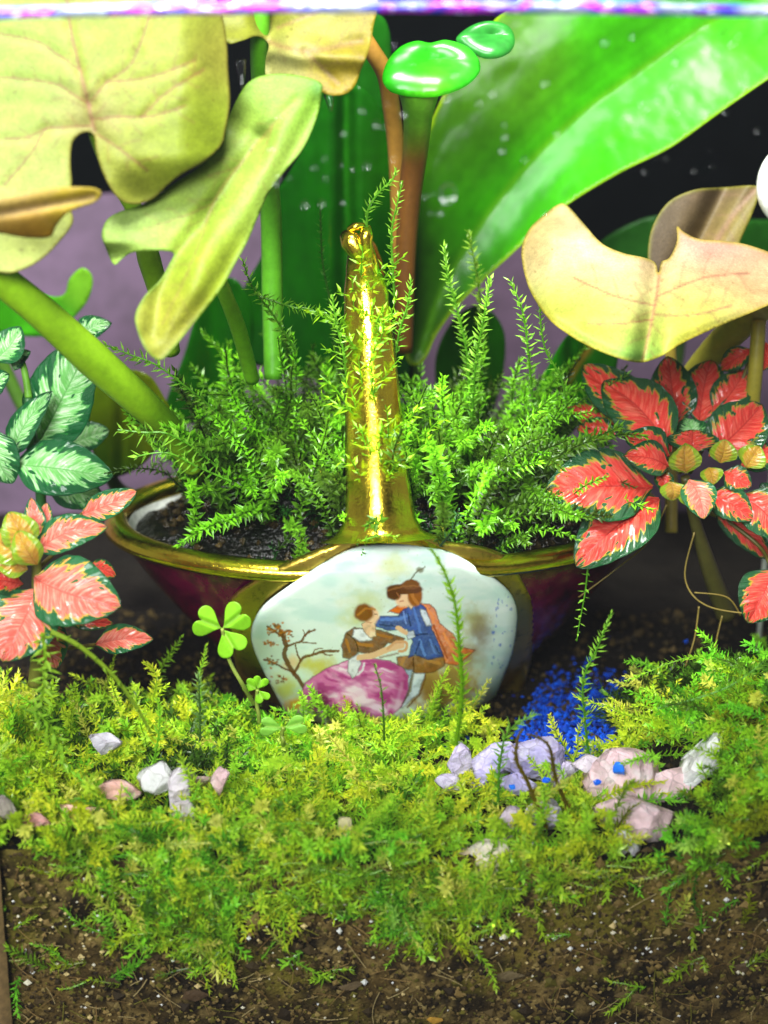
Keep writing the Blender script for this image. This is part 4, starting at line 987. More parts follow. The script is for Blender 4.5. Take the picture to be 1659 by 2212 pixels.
# white ball ornament at the side
def ball():
    c = P(1712, 400, 4.0); r = 0.62
    u = np.linspace(0, 2 * math.pi, 40, endpoint=False); v = np.linspace(0.02, math.pi - 0.02, 24)
    U, Vv = np.meshgrid(u, v); s = 1 + 0.04 * np.cos(2 * U)
    V = np.stack([c[0] + r * s * np.sin(Vv) * np.cos(U), c[1] + r * s * np.sin(Vv) * np.sin(U), c[2] + 1.25 * r * np.cos(Vv)], -1).reshape(-1, 3)
    i = np.arange(23)[:, None] * 40; j = np.arange(40)[None]; j2 = (j + 1) % 40
    t = thing('garden_ornament', np.array([c[0], c[1], -4.6]), 'smooth white egg-shaped ornament on a thin stick behind the pink leaf', 'ornament')
    obj('egg', V, np.stack([i + j, i + 40 + j, i + 40 + j2, i + j2], -1).reshape(-1, 4), M['white'], t)
    Vt, Ft = tube_geo(np.array([c + [0, 0, -0.7], c + [0, 0, -4], [c[0], c[1], -4.6]]), 0.06, 8)
    obj('stick', Vt, Ft, M['white'], t)
ball()

# ------------------------------------------------------------------ moss
def sprig(acc, path, leaf=0.2, dens=16, stem=0.02, c0=(70, 130, 20), c1=(150, 205, 60), open_=1.0, bare=0.0, ranks=3, wide=0.36, stemc=None, kite=False):
    """one moss shoot: stem with pointed leaves spiralling round it"""
    p = resample(path, 0.05, False)
    m = len(p)
    if m < 4: return
    T = np.gradient(p, axis=0); T /= np.linalg.norm(T, axis=1, keepdims=True) + 1e-9
    V, F = tube_geo(p[::2] if m > 8 else p, np.linspace(stem, stem * 0.5, 5), 4)
    F = np.vstack([F[0][:, [0, 1, 2]], F[0][:, [0, 2, 3]]])
    sc = lin(stemc if stemc is not None else np.array(c0) * 0.8 + np.array(c1) * 0.2)
    acc.add(V, F, sc)
    L = 0.05 * (m - 1)
    n = max(6, int(L * dens))
    t = bare + (1 - bare) * (np.arange(n) + rng.uniform(-.3, .3, n)) / n; t = np.clip(t, 0, 1)
    ix = np.minimum((t * (m - 1)).astype(int), m - 1)
    ref = rng.normal(size=3); ref /= np.linalg.norm(ref)
    A = np.cross(T[ix], ref); A /= np.linalg.norm(A, axis=1, keepdims=True) + 1e-9
    B = np.cross(T[ix], A)
    an = np.arange(n) * 2 * math.pi / ranks + np.arange(n) * 0.35 + rng.uniform(-.3, .3, n)
    Rd = np.cos(an)[:, None] * A + np.sin(an)[:, None] * B
    tipness = sstep(0.75, 1.0, t)
    k = (0.95 * open_ * (1 - 0.55 * tipness) + rng.uniform(-.2, .2, n))[:, None]
    D = T[ix] * np.cos(k) + Rd * np.sin(k)
    S = np.cross(D, Rd); S /= np.linalg.norm(S, axis=1, keepdims=True) + 1e-9
    U = np.cross(S, D)
    ll = (leaf * rng.uniform(.7, 1.2, n) * (1 - 0.35 * tipness) * (0.75 + 0.25 * sstep(0, .2, t)))[:, None]
    b = p[ix]; w = ll * wide * rng.uniform(.8, 1.2, (n, 1))
    cur = rng.uniform(-.05, .25, (n, 1)) * ll
    P0 = b; PL = b + D * ll * 0.38 + S * w * 0.5 + U * ll * 0.03; PR = b + D * ll * 0.38 - S * w * 0.5 + U * ll * 0.03
    PM = b + D * ll * 0.45 - U * ll * 0.04; PT = b + D * ll - U * cur * -1.0
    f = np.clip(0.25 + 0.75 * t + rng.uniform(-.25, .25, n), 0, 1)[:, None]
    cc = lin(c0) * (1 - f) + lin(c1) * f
    if kite:
        o = np.arange(n)[:, None] * 4
        acc.add(np.stack([P0, PL, PT, PR], 1).reshape(-1, 3), np.vstack([o + np.array([[0, 2, 1]]), o + np.array([[0, 3, 2]])]), np.repeat(cc, 4, 0)); return
    VV = np.stack([P0, PL, PM, PR, PT], 1).reshape(-1, 3)
    o = np.arange(n)[:, None] * 5
    FF = np.vstack([o + np.array([[0, 2, 1]]), o + np.array([[0, 3, 2]]), o + np.array([[1, 2, 4]]), o + np.array([[2, 3, 4]])])
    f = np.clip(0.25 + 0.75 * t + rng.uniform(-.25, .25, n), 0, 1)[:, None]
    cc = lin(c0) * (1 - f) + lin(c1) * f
    acc.add(VV, FF, np.repeat(cc, 5, 0))

def curve3(b, d, L, lean, wob=0.12, n=7):
    """gently curved shoot from b along d, bending towards lean"""
    q = [np.array(b, float)]; d = np.array(d, float)
    for i in range(n):
        d = d + np.array(lean) * 0.22 + rng.normal(0, wob, 3); d /= np.linalg.norm(d)
        q.append(q[-1] + d * L / n)
    return catmull(np.array(q), False, 4)

# moss in the basket
def basket_moss():
    acc = Acc(); cnt = 0
    # outline of the mass above the rim (drawing units) limits how high shoots reach
    hx = [300, 360, 430, 520, 600, 680, 740, 800, 860, 920, 980, 1050, 1120, 1190, 1240, 1290]
    hy = [920, 830, 700, 590, 600, 630, 680, 700, 690, 670, 640, 610, 630, 700, 820, 960]
    while cnt < 430:
        th = rng.uniform(0, 2 * math.pi); r = math.sqrt(rng.random()) * 0.9
        u, v = r * math.cos(th), r * math.sin(th)
        if v < -0.45 and abs(u) < 0.55 and rng.random() < 0.80: continue
        if u < -0.05 and v < -0.1 and rng.random() < 0.45: continue
        x = BC[0] + BA * 0.93 * u; y = BC[1] + BB * 0.93 * v; z = float(mound(x, y)) - 0.05
        # height allowed at this place
        px = 829.5 + x * KPX * DIST / (DIST + y)
        if px > 1185 - (y < 2.2) * 40 or px < 400 or (px < 520 and y < 2.6 and rng.random() < .75): continue
        hi = np.interp(px, hx, hy); zt = P(px, hi, y)[2]
        L = np.clip((zt - z) * rng.uniform(0.35, 1.0), 0.5, 3.4)
        d = np.array([(u * 0.5 if u > -.3 else 0.1) + rng.normal(0, .3), -0.25 + v * 0.3 + rng.normal(0, .3), 1.0]); d /= np.linalg.norm(d)
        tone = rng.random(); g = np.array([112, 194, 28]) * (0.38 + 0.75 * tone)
        sprig(acc, curve3((x, y, z), d, L, (u * 0.4 if u > -.3 else -0.05, -0.45, -0.25)), leaf=rng.uniform(.15, .25), dens=rng.uniform(26, 36), c0=g * 0.36, c1=np.minimum(255, g * rng.uniform(1.0, 1.25) + np.array([20, 14, 10])), wide=rng.uniform(.28, .38), open_=rng.uniform(.9, 1.25))  # leaf bases darkened, inner shade of the tuft put into their colour
        cnt += 1
    # fine undergrowth close to the soil, shade between shoots put into its dark colour
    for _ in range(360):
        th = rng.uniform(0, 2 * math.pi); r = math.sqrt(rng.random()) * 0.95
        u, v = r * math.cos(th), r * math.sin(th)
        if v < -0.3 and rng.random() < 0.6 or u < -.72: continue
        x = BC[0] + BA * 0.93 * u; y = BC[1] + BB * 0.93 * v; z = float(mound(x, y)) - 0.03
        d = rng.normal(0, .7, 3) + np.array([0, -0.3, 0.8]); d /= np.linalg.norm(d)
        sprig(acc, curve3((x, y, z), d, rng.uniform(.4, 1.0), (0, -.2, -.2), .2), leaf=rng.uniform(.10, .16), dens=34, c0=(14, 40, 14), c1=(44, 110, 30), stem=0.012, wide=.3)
    # shoots that cling to the golden handle
    for _ in range(62):
        py = rng.uniform(620, 1030) if rng.random() < .9 else rng.uniform(560, 640); k = np.interp(py, hq[::-1, 1], np.arange(len(hq))[::-1]); i = int(k)
        pxc, Yc = hq[i, 0], hq[i, 2]
        s_ = rng.normal(0, 0.75); b = P(pxc + s_ * hw[i] * KPX * .9, py + 30, Yc - 0.32 * hw[i] * 1.0 - 0.08 + 0.2 * min(abs(s_), 1.5))
        d = np.array([s_ * .35 + rng.normal(0, .35), -0.12 + rng.normal(0, .12), 0.8]); d /= np.linalg.norm(d)
        sprig(acc, curve3(b, d, rng.uniform(.35, .85), (s_ * .25, -.06, 0), .1), leaf=rng.uniform(.16, .24), dens=18, c0=(80, 150, 14), c1=(164, 218, 34), stem=0.014, wide=.36)
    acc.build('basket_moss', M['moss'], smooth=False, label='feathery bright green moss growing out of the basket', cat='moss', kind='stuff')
basket_moss()

def lone(pp, label, leaf=.2, dens=18, c0=(80, 150, 24), c1=(160, 216, 70), stem=0.022, name='moss_shoot', group='single moss shoots', bare=0.0, open_=1.0, ranks=3, wide=.38, stemc=None, branches=0):
    a = Acc()
    p = path3(pp)
    sprig(a, p, leaf * 1.05, dens * 1.35, stem, c0, c1, open_, bare, ranks, wide, stemc)
    a.build(name, M['moss'], smooth=False, label=label, cat='moss', group=group)
for pp, lb, kw in (
    ([(792, 492, 2.3), (796, 450, 2.3), (822, 412, 2.3), (850, 385, 2.3), (856, 362, 2.3)], 'moss shoot rising from the knot at the top of the golden handle', dict(leaf=.17, dens=26)),
    ([(852, 640, 2.2), (848, 570, 2.2), (846, 500, 2.2), (858, 440, 2.2), (870, 390, 2.2)], 'thin moss shoot beside the golden handle knot, drooping over the brown stem', dict(leaf=.16, dens=20)),
    ([(725, 760, 3.2), (712, 650, 3.2), (696, 560, 3.2), (692, 450, 3.2)], 'dim slender moss shoot against the dark strap leaf', dict(leaf=.13, dens=18, c0=(40, 90, 14), c1=(80, 150, 40))),
    ([(1015, 880, 3.0), (1008, 760, 3.0), (985, 660, 3.0), (966, 590, 3.0), (960, 530, 3.0)], 'tall feathery moss shoot standing against the foot of the wide strap leaf', dict(leaf=.2, dens=30, wide=.3)),
    ([(1045, 760, 4.2), (1036, 640, 4.2), (1024, 560, 4.2), (1010, 496, 4.2)], 'blurred olive moss shoot in front of the wide strap leaf', dict(leaf=.2, dens=26, c0=(70, 110, 14), c1=(130, 170, 50))),
    ([(1020, 900, 2.2), (1028, 780, 2.0), (1046, 680, 1.9), (1060, 598, 1.9)], 'plump pale moss shoot among the tallest on the far side of the handle', dict(leaf=.2, dens=26)),
    ([(1150, 860, 2.2), (1140, 750, 2.0), (1128, 670, 2.0), (1100, 602, 2.0)], 'moss shoot arching towards the folded heart leaf', dict(leaf=.2, dens=20)),
    ([(1226, 900, 2.2), (1214, 820, 2.0), (1180, 760, 2.0), (1168, 700, 2.0), (1166, 640, 2.0)], 'spindly moss shoot under the folded heart leaf', dict(leaf=.15, dens=18)),
    ([(850, 800, 1.4), (862, 720, 1.4), (880, 660, 1.4), (888, 602, 1.4)], 'short moss shoot hugging the side of the golden handle', dict(leaf=.18, dens=24)),
    ([(752, 860, 1.0), (742, 760, 1.0), (726, 700, 1.1), (718, 636, 1.1)], 'moss shoot on the dark-leaf side of the golden handle', dict(leaf=.2, dens=22)),
    ([(470, 1010, 0.4), (420, 968, 0.3), (360, 936, 0.2), (310, 934, 0.2), (254, 928, 0.2)], 'starry moss shoot reaching over the white lining of the basket', dict(leaf=.27, dens=16, wide=.34, open_=1.25)),
    ([(500, 1040, 0.3), (430, 1010, 0.2), (360, 978, 0.1), (286, 988, 0.1)], 'second starry moss shoot above the white lining of the basket', dict(leaf=.24, dens=16, open_=1.2)),
    ([(480, 900, 1.2), (420, 850, 1.0), (340, 790, 0.9), (280, 766, 0.9), (220, 742, 0.8)], 'moss shoot stretching across the slanting pale stalk', dict(leaf=.2, dens=18)),
    ([(640, 760, 2.0), (590, 680, 1.8), (545, 620, 1.8), (524, 560, 1.8)], 'moss shoot standing beside the rolled edge of the long leaf', dict(leaf=.2, dens=22)),
    ([(560, 640, 1.8), (620, 660, 1.6), (670, 672, 1.6), (706, 676, 1.6)], 'feathery moss shoot leaning towards the golden handle', dict(leaf=.18, dens=28)),
    ([(1270, 1225, 0.2), (1264, 1280, 0.2), (1252, 1345, 0.2), (1246, 1385, 0.2)], 'thread of moss hanging from the lowest red leaf', dict(leaf=.13, dens=12, open_=1.4, stem=.016)),
    ([(1276, 1670, -1.6), (1264, 1560, -1.6), (1260, 1470, -1.6), (1290, 1400, -1.6), (1322, 1320, -1.6)], 'tall moss shoot standing in front of the blue sand', dict(leaf=.16, dens=26)),
    ([(985, 1610, -2.4), (998, 1500, -2.4), (992, 1400, -2.4), (982, 1300, -2.4), (955, 1225, -2.4), (930, 1185, -2.4)], 'long yellow-green moss shoot climbing across the painted medallion', dict(leaf=.19, dens=26, c0=(120, 176, 14), c1=(160, 210, 24), stem=.035, open_=.9)),
    ([(830, 1600, -2.2), (828, 1540, -2.2), (822, 1480, -2.2), (806, 1428, -2.2)], 'short moss sprout in front of the painted pink skirt', dict(leaf=.13, dens=14, c0=(60, 110, 10), c1=(150, 205, 60))),
    ([(92, 1368, -2.6), (98, 1430, -2.6), (92, 1500, -2.6), (80, 1570, -2.6)], 'comb-like moss shoot hanging below the pink leaves', dict(leaf=.25, dens=26, c0=(140, 180, 30), c1=(180, 222, 80), open_=1.3, stem=.03)),
    ([(110, 1365, -2.4), (170, 1395, -2.4), (240, 1455, -2.4), (290, 1520, -2.4), (330, 1590, -2.4)], 'bare yellowish moss stem slanting down from the pink leaves', dict(leaf=.14, dens=11, c0=(120, 160, 20), c1=(160, 200, 60), stem=.05, open_=1.2, stemc=(140, 170, 40))),
    ([(40, 1526, -2.7), (90, 1550, -2.7), (125, 1600, -2.7), (140, 1660, -2.7)], 'curved moss shoot touching the pale stone chips near the pink leaves', dict(leaf=.24, dens=22, c0=(110, 160, 20), c1=(165, 214, 60))),
    ([(1075, 1740, -2.6), (1080, 1650, -2.6), (1098, 1580, -2.6), (1160, 1540, -2.6)], 'pale moss shoot curling over the lavender stones', dict(leaf=.19, dens=24)),
    ([(1235, 1850, -3.0), (1230, 1760, -3.0), (1200, 1680, -3.0), (1185, 1610, -3.0), (1140, 1585, -3.0)], 'rusty curled moss shoot over the lavender stones', dict(leaf=.12, dens=30, c0=(90, 90, 10), c1=(150, 110, 14), stem=.04, open_=.7)),
    ([(1180, 1790, -3.0), (1140, 1690, -3.0), (1115, 1640, -3.0), (1120, 1590, -3.0), (1130, 1575, -3.0)], 'second rusty curled moss shoot over the lavender stones', dict(leaf=.12, dens=30, c0=(110, 100, 10), c1=(160, 130, 16), stem=.04, open_=.7)),
    ([(1300, 1880, -3.1), (1325, 1810, -3.1), (1350, 1760, -3.1), (1380, 1735, -3.1)], 'brownish fern-like moss shoot beside the largest pink stone', dict(leaf=.16, dens=34, c0=(90, 96, 14), c1=(150, 160, 30), open_=.8, wide=.25)),
    ([(1420, 1530, -1.8), (1500, 1510, -1.8), (1580, 1480, -1.8), (1650, 1430, -1.8)], 'bright moss shoot lying along the crest of the mossy hill', dict(leaf=.22, dens=18)),
    ([(432, 1600, -1.6), (432, 1540, -1.6), (430, 1490, -1.6), (428, 1450, -1.6)], 'small pointed moss shoot standing under the clover', dict(leaf=.17, dens=26, c0=(70, 110, 40), c1=(150, 190, 110))),
    ([(950, 1180, -0.6), (975, 1150, -0.6), (985, 1125, -0.6), (990, 1100, -0.6)], 'dark moss twig leaning on the rim over the medallion', dict(leaf=.15, dens=24, c0=(16, 34, 10), c1=(90, 160, 90))),
    ([(770, 1175, -0.8), (800, 1162, -0.85), (830, 1156, -0.85), (860, 1160, -0.8)], 'fresh moss tuft lying on the rim at the foot of the handle', dict(leaf=.13, dens=24, c0=(110, 180, 20), c1=(170, 220, 60)))):
    lone(pp, lb, **kw)

# moss carpet on the ground and against the glass
MOSS_POLY = np.array([(-120, 1530), (60, 1500), (200, 1560), (330, 1540), (420, 1530), (520, 1560), (640, 1600), (760, 1575), (900, 1555), (1040, 1570), (1090, 1640), (1290, 1680), (1340, 1600), (1420, 1510), (1540, 1470), (1659, 1430), (1800, 1400),
                      (1800, 1800), (1659, 1830), (1560, 1865), (1450, 1890), (1330, 1910), (1230, 1915), (1130, 1950), (1040, 1960), (960, 2010), (900, 2080), (820, 1990), (700, 1960), (600, 1990), (540, 1930), (500, 2040), (430, 2090), (380, 2040), (300, 1980), (200, 1950), (120, 1880), (40, 1830), (-120, 1810)], float)
GAPS = [(370, 1700, 85, 70), (230, 1715, 50, 26), (80, 1770, 60, 24), (290, 1790, 36, 20), (1120, 1680, 115, 75), (1420, 1720, 135, 105), (1080, 1830, 50, 70), (1190, 1810, 45, 45), (1380, 1830, 60, 50), (1500, 1660, 90, 60), (760, 1790, 34, 36), (1000, 1860, 40, 30), (1350, 1900, 30, 40), (560, 1900, 60, 30)]
def ground_moss():
    acc = Acc(); n = 0
    N_ = 4600
    px = rng.uniform(-110, 1780, N_ * 2); py = rng.uniform(1400, 2110, N_ * 2)
    k = inside(px, py, MOSS_POLY); px = px[k]; py = py[k]
    thin = np.ones(len(px))
    for x, y, a, b in GAPS: thin *= 1 - 0.97 * np.exp(-((px - x) / a) ** 4 - ((py - y) / b) ** 4)
    thin *= 0.35 + 0.65 * sstep(0.30, 0.5, fbm(px / 90, py / 90, 91))
    low = np.interp(px, [0, 200, 430, 560, 830, 900, 1130, 1450, 1659], [1800, 1930, 2060, 1930, 1980, 2060, 1940, 1880, 1820]); thin *= 1 - 0.75 * sstep(-110, 10, py - low) * (fbm(px / 40, py / 70, 93) < .52)
    k = rng.random(len(px)) < thin; px = px[k]; py = py[k]
    ex = rng.uniform(0, 1659, 150); ey = rng.uniform(1880, 2180, 150); kk = rng.random(150) < sstep(.42, .6, fbm(ex / 120, ey / 90, 99)); px = np.concatenate([px, ex[kk]]); py = np.concatenate([py, ey[kk]])
    pts, face = hit(px, py)
    tone = fbm(px / 160, py / 160, 95); fine = fbm(px / 45, py / 45, 96)
    for i in range(len(px)):
        b = pts[i]; on = face[i]
        hilly = float(sstep(1380, 1520, px[i]))
        if on:
            d = np.array([rng.normal(0, .7), -0.10, rng.normal(.2, .7)]); L = rng.uniform(.3, .9); lean = (rng.normal(0, .3), 0.05, rng.normal(0, .3))
            b = b + np.array([0, rng.uniform(-.2, -.02), 0])
        else:
            d = np.array([rng.normal(0, .5), -0.3 + rng.normal(0, .4), 0.9]); L = (rng.uniform(.5, 1.2) + (rng.random() < .15) * rng.uniform(.4, .9)) * (0.55 + 0.9 * fine[i]); lean = (rng.normal(0, .45), -.35 + rng.normal(0, .3), -.35)
        d /= np.linalg.norm(d)
        y_ = np.clip(tone[i] * 1.6 - .3 + rng.normal(0, .22), 0, 1)
        c1 = np.array([116, 208, 48]) * (1 - y_) + np.array([182, 226, 44]) * y_
        c1 = c1 * (0.80 + 0.55 * fine[i]) * (1 - 0.18 * hilly)
        k_ = rng.random()
        if fine[i] < 0.33 or k_ < .05: c1 = c1 * .6 + np.array([160, 124, 16]) * .4
        elif k_ < .14: c1 = c1 * .6
        elif k_ > .86: c1 = np.minimum(c1 * 1.15 + np.array([24, 20, 30]), 240)
        q = curve3(b, d, L, lean, .14, 6)
        q[:, 1] = np.maximum(q[:, 1], -3.84)
        sprig(acc, q, leaf=rng.uniform(.11, .185), dens=rng.uniform(40, 56), stem=.016, c0=c1 * .78, c1=np.minimum(c1 * 1.3, 250), wide=rng.uniform(.30, .42), open_=rng.uniform(.8, 1.2), kite=True)
        n += 1
    acc.build('ground_moss', M['moss'], smooth=False, label='thick yellow-green moss carpet on the soil behind the glass', cat='moss', kind='stuff')
    # dark fine grass-like moss in the shade by the sand
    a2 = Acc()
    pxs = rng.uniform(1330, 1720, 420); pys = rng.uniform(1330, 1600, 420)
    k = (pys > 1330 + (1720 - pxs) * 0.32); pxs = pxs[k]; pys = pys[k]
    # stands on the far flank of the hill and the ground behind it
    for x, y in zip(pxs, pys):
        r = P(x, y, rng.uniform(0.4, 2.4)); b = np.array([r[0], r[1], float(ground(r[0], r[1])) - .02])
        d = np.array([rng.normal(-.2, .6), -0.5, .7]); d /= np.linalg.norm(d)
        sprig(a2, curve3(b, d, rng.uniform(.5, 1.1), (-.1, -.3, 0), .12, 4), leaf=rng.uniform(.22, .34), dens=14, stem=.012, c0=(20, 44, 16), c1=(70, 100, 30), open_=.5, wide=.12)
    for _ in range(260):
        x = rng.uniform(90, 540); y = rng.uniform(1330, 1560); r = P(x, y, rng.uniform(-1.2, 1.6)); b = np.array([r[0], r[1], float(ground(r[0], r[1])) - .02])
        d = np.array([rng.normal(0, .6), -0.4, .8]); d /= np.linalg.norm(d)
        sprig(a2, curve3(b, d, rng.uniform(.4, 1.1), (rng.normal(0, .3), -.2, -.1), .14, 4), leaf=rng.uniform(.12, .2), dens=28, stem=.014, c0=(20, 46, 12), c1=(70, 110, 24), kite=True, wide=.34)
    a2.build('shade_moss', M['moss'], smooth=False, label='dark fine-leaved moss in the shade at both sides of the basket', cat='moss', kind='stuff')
ground_moss()

# ------------------------------------------------------------------ stones, blue sand, soil grains
def rock(name, px, py, w, h, colr, label, Y=None, group='stone chips on the moss', dep=0.7, seed=None, cat='stone', mat='quartz'):
    r = np.random.default_rng(seed if seed is not None else int(px * 7 + py))
    if Y is None:
        p, f = hit(np.array([px], float), np.array([py + h * .35], float)); Y = float(p[0, 1]) - 0.15
    c = P(px, py, max(Y, -3.55)); k = (DIST + c[1]) / DIST / KPX / 2
    n = 15 if dep > .4 else 12
    q = r.normal(size=(n, 3)); q /= np.linalg.norm(q, axis=1, keepdims=True)
    q *= r.uniform(.8, 1.2, (n, 1))
    import bmesh
    bm = bmesh.new()
    dd = min(w, h) * k * dep; dd = min(dd, max(0.12, c[1] + 3.8))
    for v in q: bm.verts.new(v)
    ch = bmesh.ops.convex_hull(bm, input=bm.verts)
    bmesh.ops.delete(bm, geom=[g for g in ch['geom_interior'] if isinstance(g, bmesh.types.BMVert)], context='VERTS')
    bmesh.ops.bevel(bm, geom=bm.edges[:], offset=0.05, segments=2, affect='EDGES')
    bmesh.ops.triangulate(bm, faces=bm.faces[:])
    bmesh.ops.subdivide_edges(bm, edges=bm.edges[:], cuts=1, use_grid_fill=True)
    bmesh.ops.triangulate(bm, faces=bm.faces[:])
    bm.verts.index_update(); bm.verts.ensure_lookup_table()
    V = np.array([v.co[:] for v in bm.verts]); F = np.array([[v.index for v in f.verts] for f in bm.faces if len(f.verts) == 3]); bm.free()
    V = V * (1 + 0.18 * (fbm(V[:, 0] * 2 + px, V[:, 2] * 2 + V[:, 1] * 2, 23, 3)[:, None] - 0.5))
    V = np.stack([c[0] + V[:, 0] * w * k * 1.12, c[1] + V[:, 1] * dd, c[2] + V[:, 2] * h * k * 1.12], 1)
    t = fbm(V[:, 0] * 6 + px, V[:, 2] * 6, 7)[:, None]
    C = lin(np.minimum(np.array(colr) * 1.12, 250)) * (0.75 + 0.5 * t)
    return obj(name, V, F, M[mat], None, C, smooth=(mat == 'quartz'), label=label, cat=cat, group=group)
LAV = (182, 172, 232); LAV2 = (204, 192, 234); PNK = (240, 190, 196); CRM = (222, 208, 184); GRY = (206, 206, 204); ROS = (226, 172, 160)
for a in ((1065, 1660, 90, 84, LAV, 'lavender stone chip beside the foot of the basket', -1.4), (1150, 1640, 84, 76, LAV, 'lavender stone chip under the rusty curled moss', -1.6), (995, 1640, 40, 50, LAV2, 'small lavender chip half buried by the medallion foot', -1.6),
          (1215, 1672, 60, 50, LAV2, 'pale lavender chip touching the blue sand', -1.6), (1120, 1690, 60, 40, LAV, 'flat lavender chip between two larger ones', -2.0), (1175, 1765, 54, 60, LAV2, 'lavender-white chip below the rusty curled moss', -2.6), (1092, 1790, 60, 70, (196, 178, 200), 'mauve chip standing among moss stems', -2.8),
          (1365, 1700, 130, 130, PNK, 'largest pink quartz chunk beside the blue grain', -2.0), (1450, 1700, 130, 90, PNK, 'pink quartz chip joined to the large chunk', -1.9), (1520, 1655, 110, 96, (244, 226, 226), 'faceted whitish-pink quartz on the slope of the mossy hill', -1.9), (1385, 1775, 140, 90, PNK, 'broad rosy quartz slab over the dark soil', -2.7),
          (1352, 1830, 50, 60, (206, 200, 210), 'greyish chip below the rosy slab', -3.1), (1268, 1650, 50, 34, (220, 206, 220), 'white-rimmed chip at the edge of the blue sand', -1.7), (1060, 1860, 76, 90, CRM, 'cream stone against the glass below the mauve chip', -3.2), (1000, 1856, 66, 50, (200, 180, 150), 'beige faceted stone against the glass', -3.2), (968, 1690, 40, 30, LAV2, 'tiny lilac chip in the moss under the skirt', -2.0),
          (340, 1690, 60, 66, GRY, 'grey-white quartz chip under the bent moss stem', -2.6), (390, 1705, 50, 80, (206, 196, 204), 'whitish quartz chip beside the grey one', -2.6), (430, 1690, 60, 40, (210, 180, 178), 'pale rose chip in the moss', -2.4), (260, 1705, 90, 44, ROS, 'salmon-pink stone chip with a red edge', -2.6), (170, 1745, 66, 40, ROS, 'salmon stone chip between moss tufts', -2.9),
          (78, 1772, 60, 36, (214, 150, 148), 'flat pink chip near the glass corner', -3.1), (10, 1750, 36, 60, (150, 140, 132), 'grey stone at the glass corner', -3.2), (286, 1790, 44, 36, (214, 180, 160), 'peach chip below the quartz', -3.1), (225, 1605, 60, 36, (170, 166, 176), 'small grey chip under the comb-like moss', -1.8), (395, 1760, 40, 60, (196, 186, 190), 'chalky chip below the whitish quartz', -2.9), (480, 1690, 34, 50, (212, 176, 180), 'slim rose chip in the moss', -2.6),
          (755, 1790, 46, 56, (196, 186, 140), 'mossy cream pebble in the middle of the carpet', -3.1)):
    rock('stone_chip', a[0], a[1], a[2] * (1.5 if a[0] > 900 else 1.35), a[3] * (1.5 if a[0] > 900 else 1.35), *a[4:6], Y=a[6])
for a in ((1180, 1685, 20, 14, (20, 90, 220), 'bright blue glass grain on the lavender chip', -2.4), (1340, 1660, 36, 34, (30, 110, 230), 'largest bright blue grain beside the pink chunk', -2.3), (1290, 1690, 18, 18, (20, 90, 210), 'blue grain between lavender and pink chips', -2.4), (1105, 1700, 18, 14, (40, 110, 220), 'small blue grain among the moss', -2.6), (1155, 1830, 24, 40, (50, 80, 150), 'dull blue chip behind the mauve stone', -3.1)):
    rock('blue_grain', *a[:6], Y=a[6], group='loose blue grains', cat='grain', mat='sand')

def blue_sand():
    acc = Acc()
    oc = np.array([(1, 0, 0), (-1, 0, 0), (0, 1, 0), (0, -1, 0), (0, 0, 1), (0, 0, -1)], float)
    of = np.array([(0, 2, 4), (2, 1, 4), (1, 3, 4), (3, 0, 4), (2, 0, 5), (1, 2, 5), (3, 1, 5), (0, 3, 5)])
    poly = np.array([(1110, 1590), (1150, 1510), (1190, 1450), (1240, 1420), (1330, 1440), (1390, 1480), (1380, 1520), (1350, 1570), (1350, 1640), (1290, 1680), (1200, 1650), (1130, 1630)], float)
    px = rng.uniform(1090, 1420, 9000); py = rng.uniform(1370, 1690, 9000); k = inside(px, py, poly); px = px[k]; py = py[k]
    k = rng.random(len(px)) < sstep(1420, 1580, py) * 0.9 + 0.05; px = px[k]; py = py[k]
    px = np.concatenate([px, rng.normal(1220, 110, 160)]); py = np.concatenate([py, rng.normal(1600, 70, 160)])
    p, f = hit(px, py)
    for b in p:
        s = rng.uniform(.015, .05) * (1 + (rng.random() < .06)); t = rng.random()
        c = (lin((4, 26, 120)) * (1 - t) + lin((20, 90, 220)) * t) * rng.uniform(.5, 1.1)
        acc.add(b + np.array([0, 0, rng.uniform(0, .06)]) + oc * s * rng.uniform(.7, 1.3, (6, 3)), of, c)
    acc.build('blue_sand', M['sand'], smooth=False, label='bright blue sand in the hollow beside the basket', cat='sand', kind='stuff')
blue_sand()

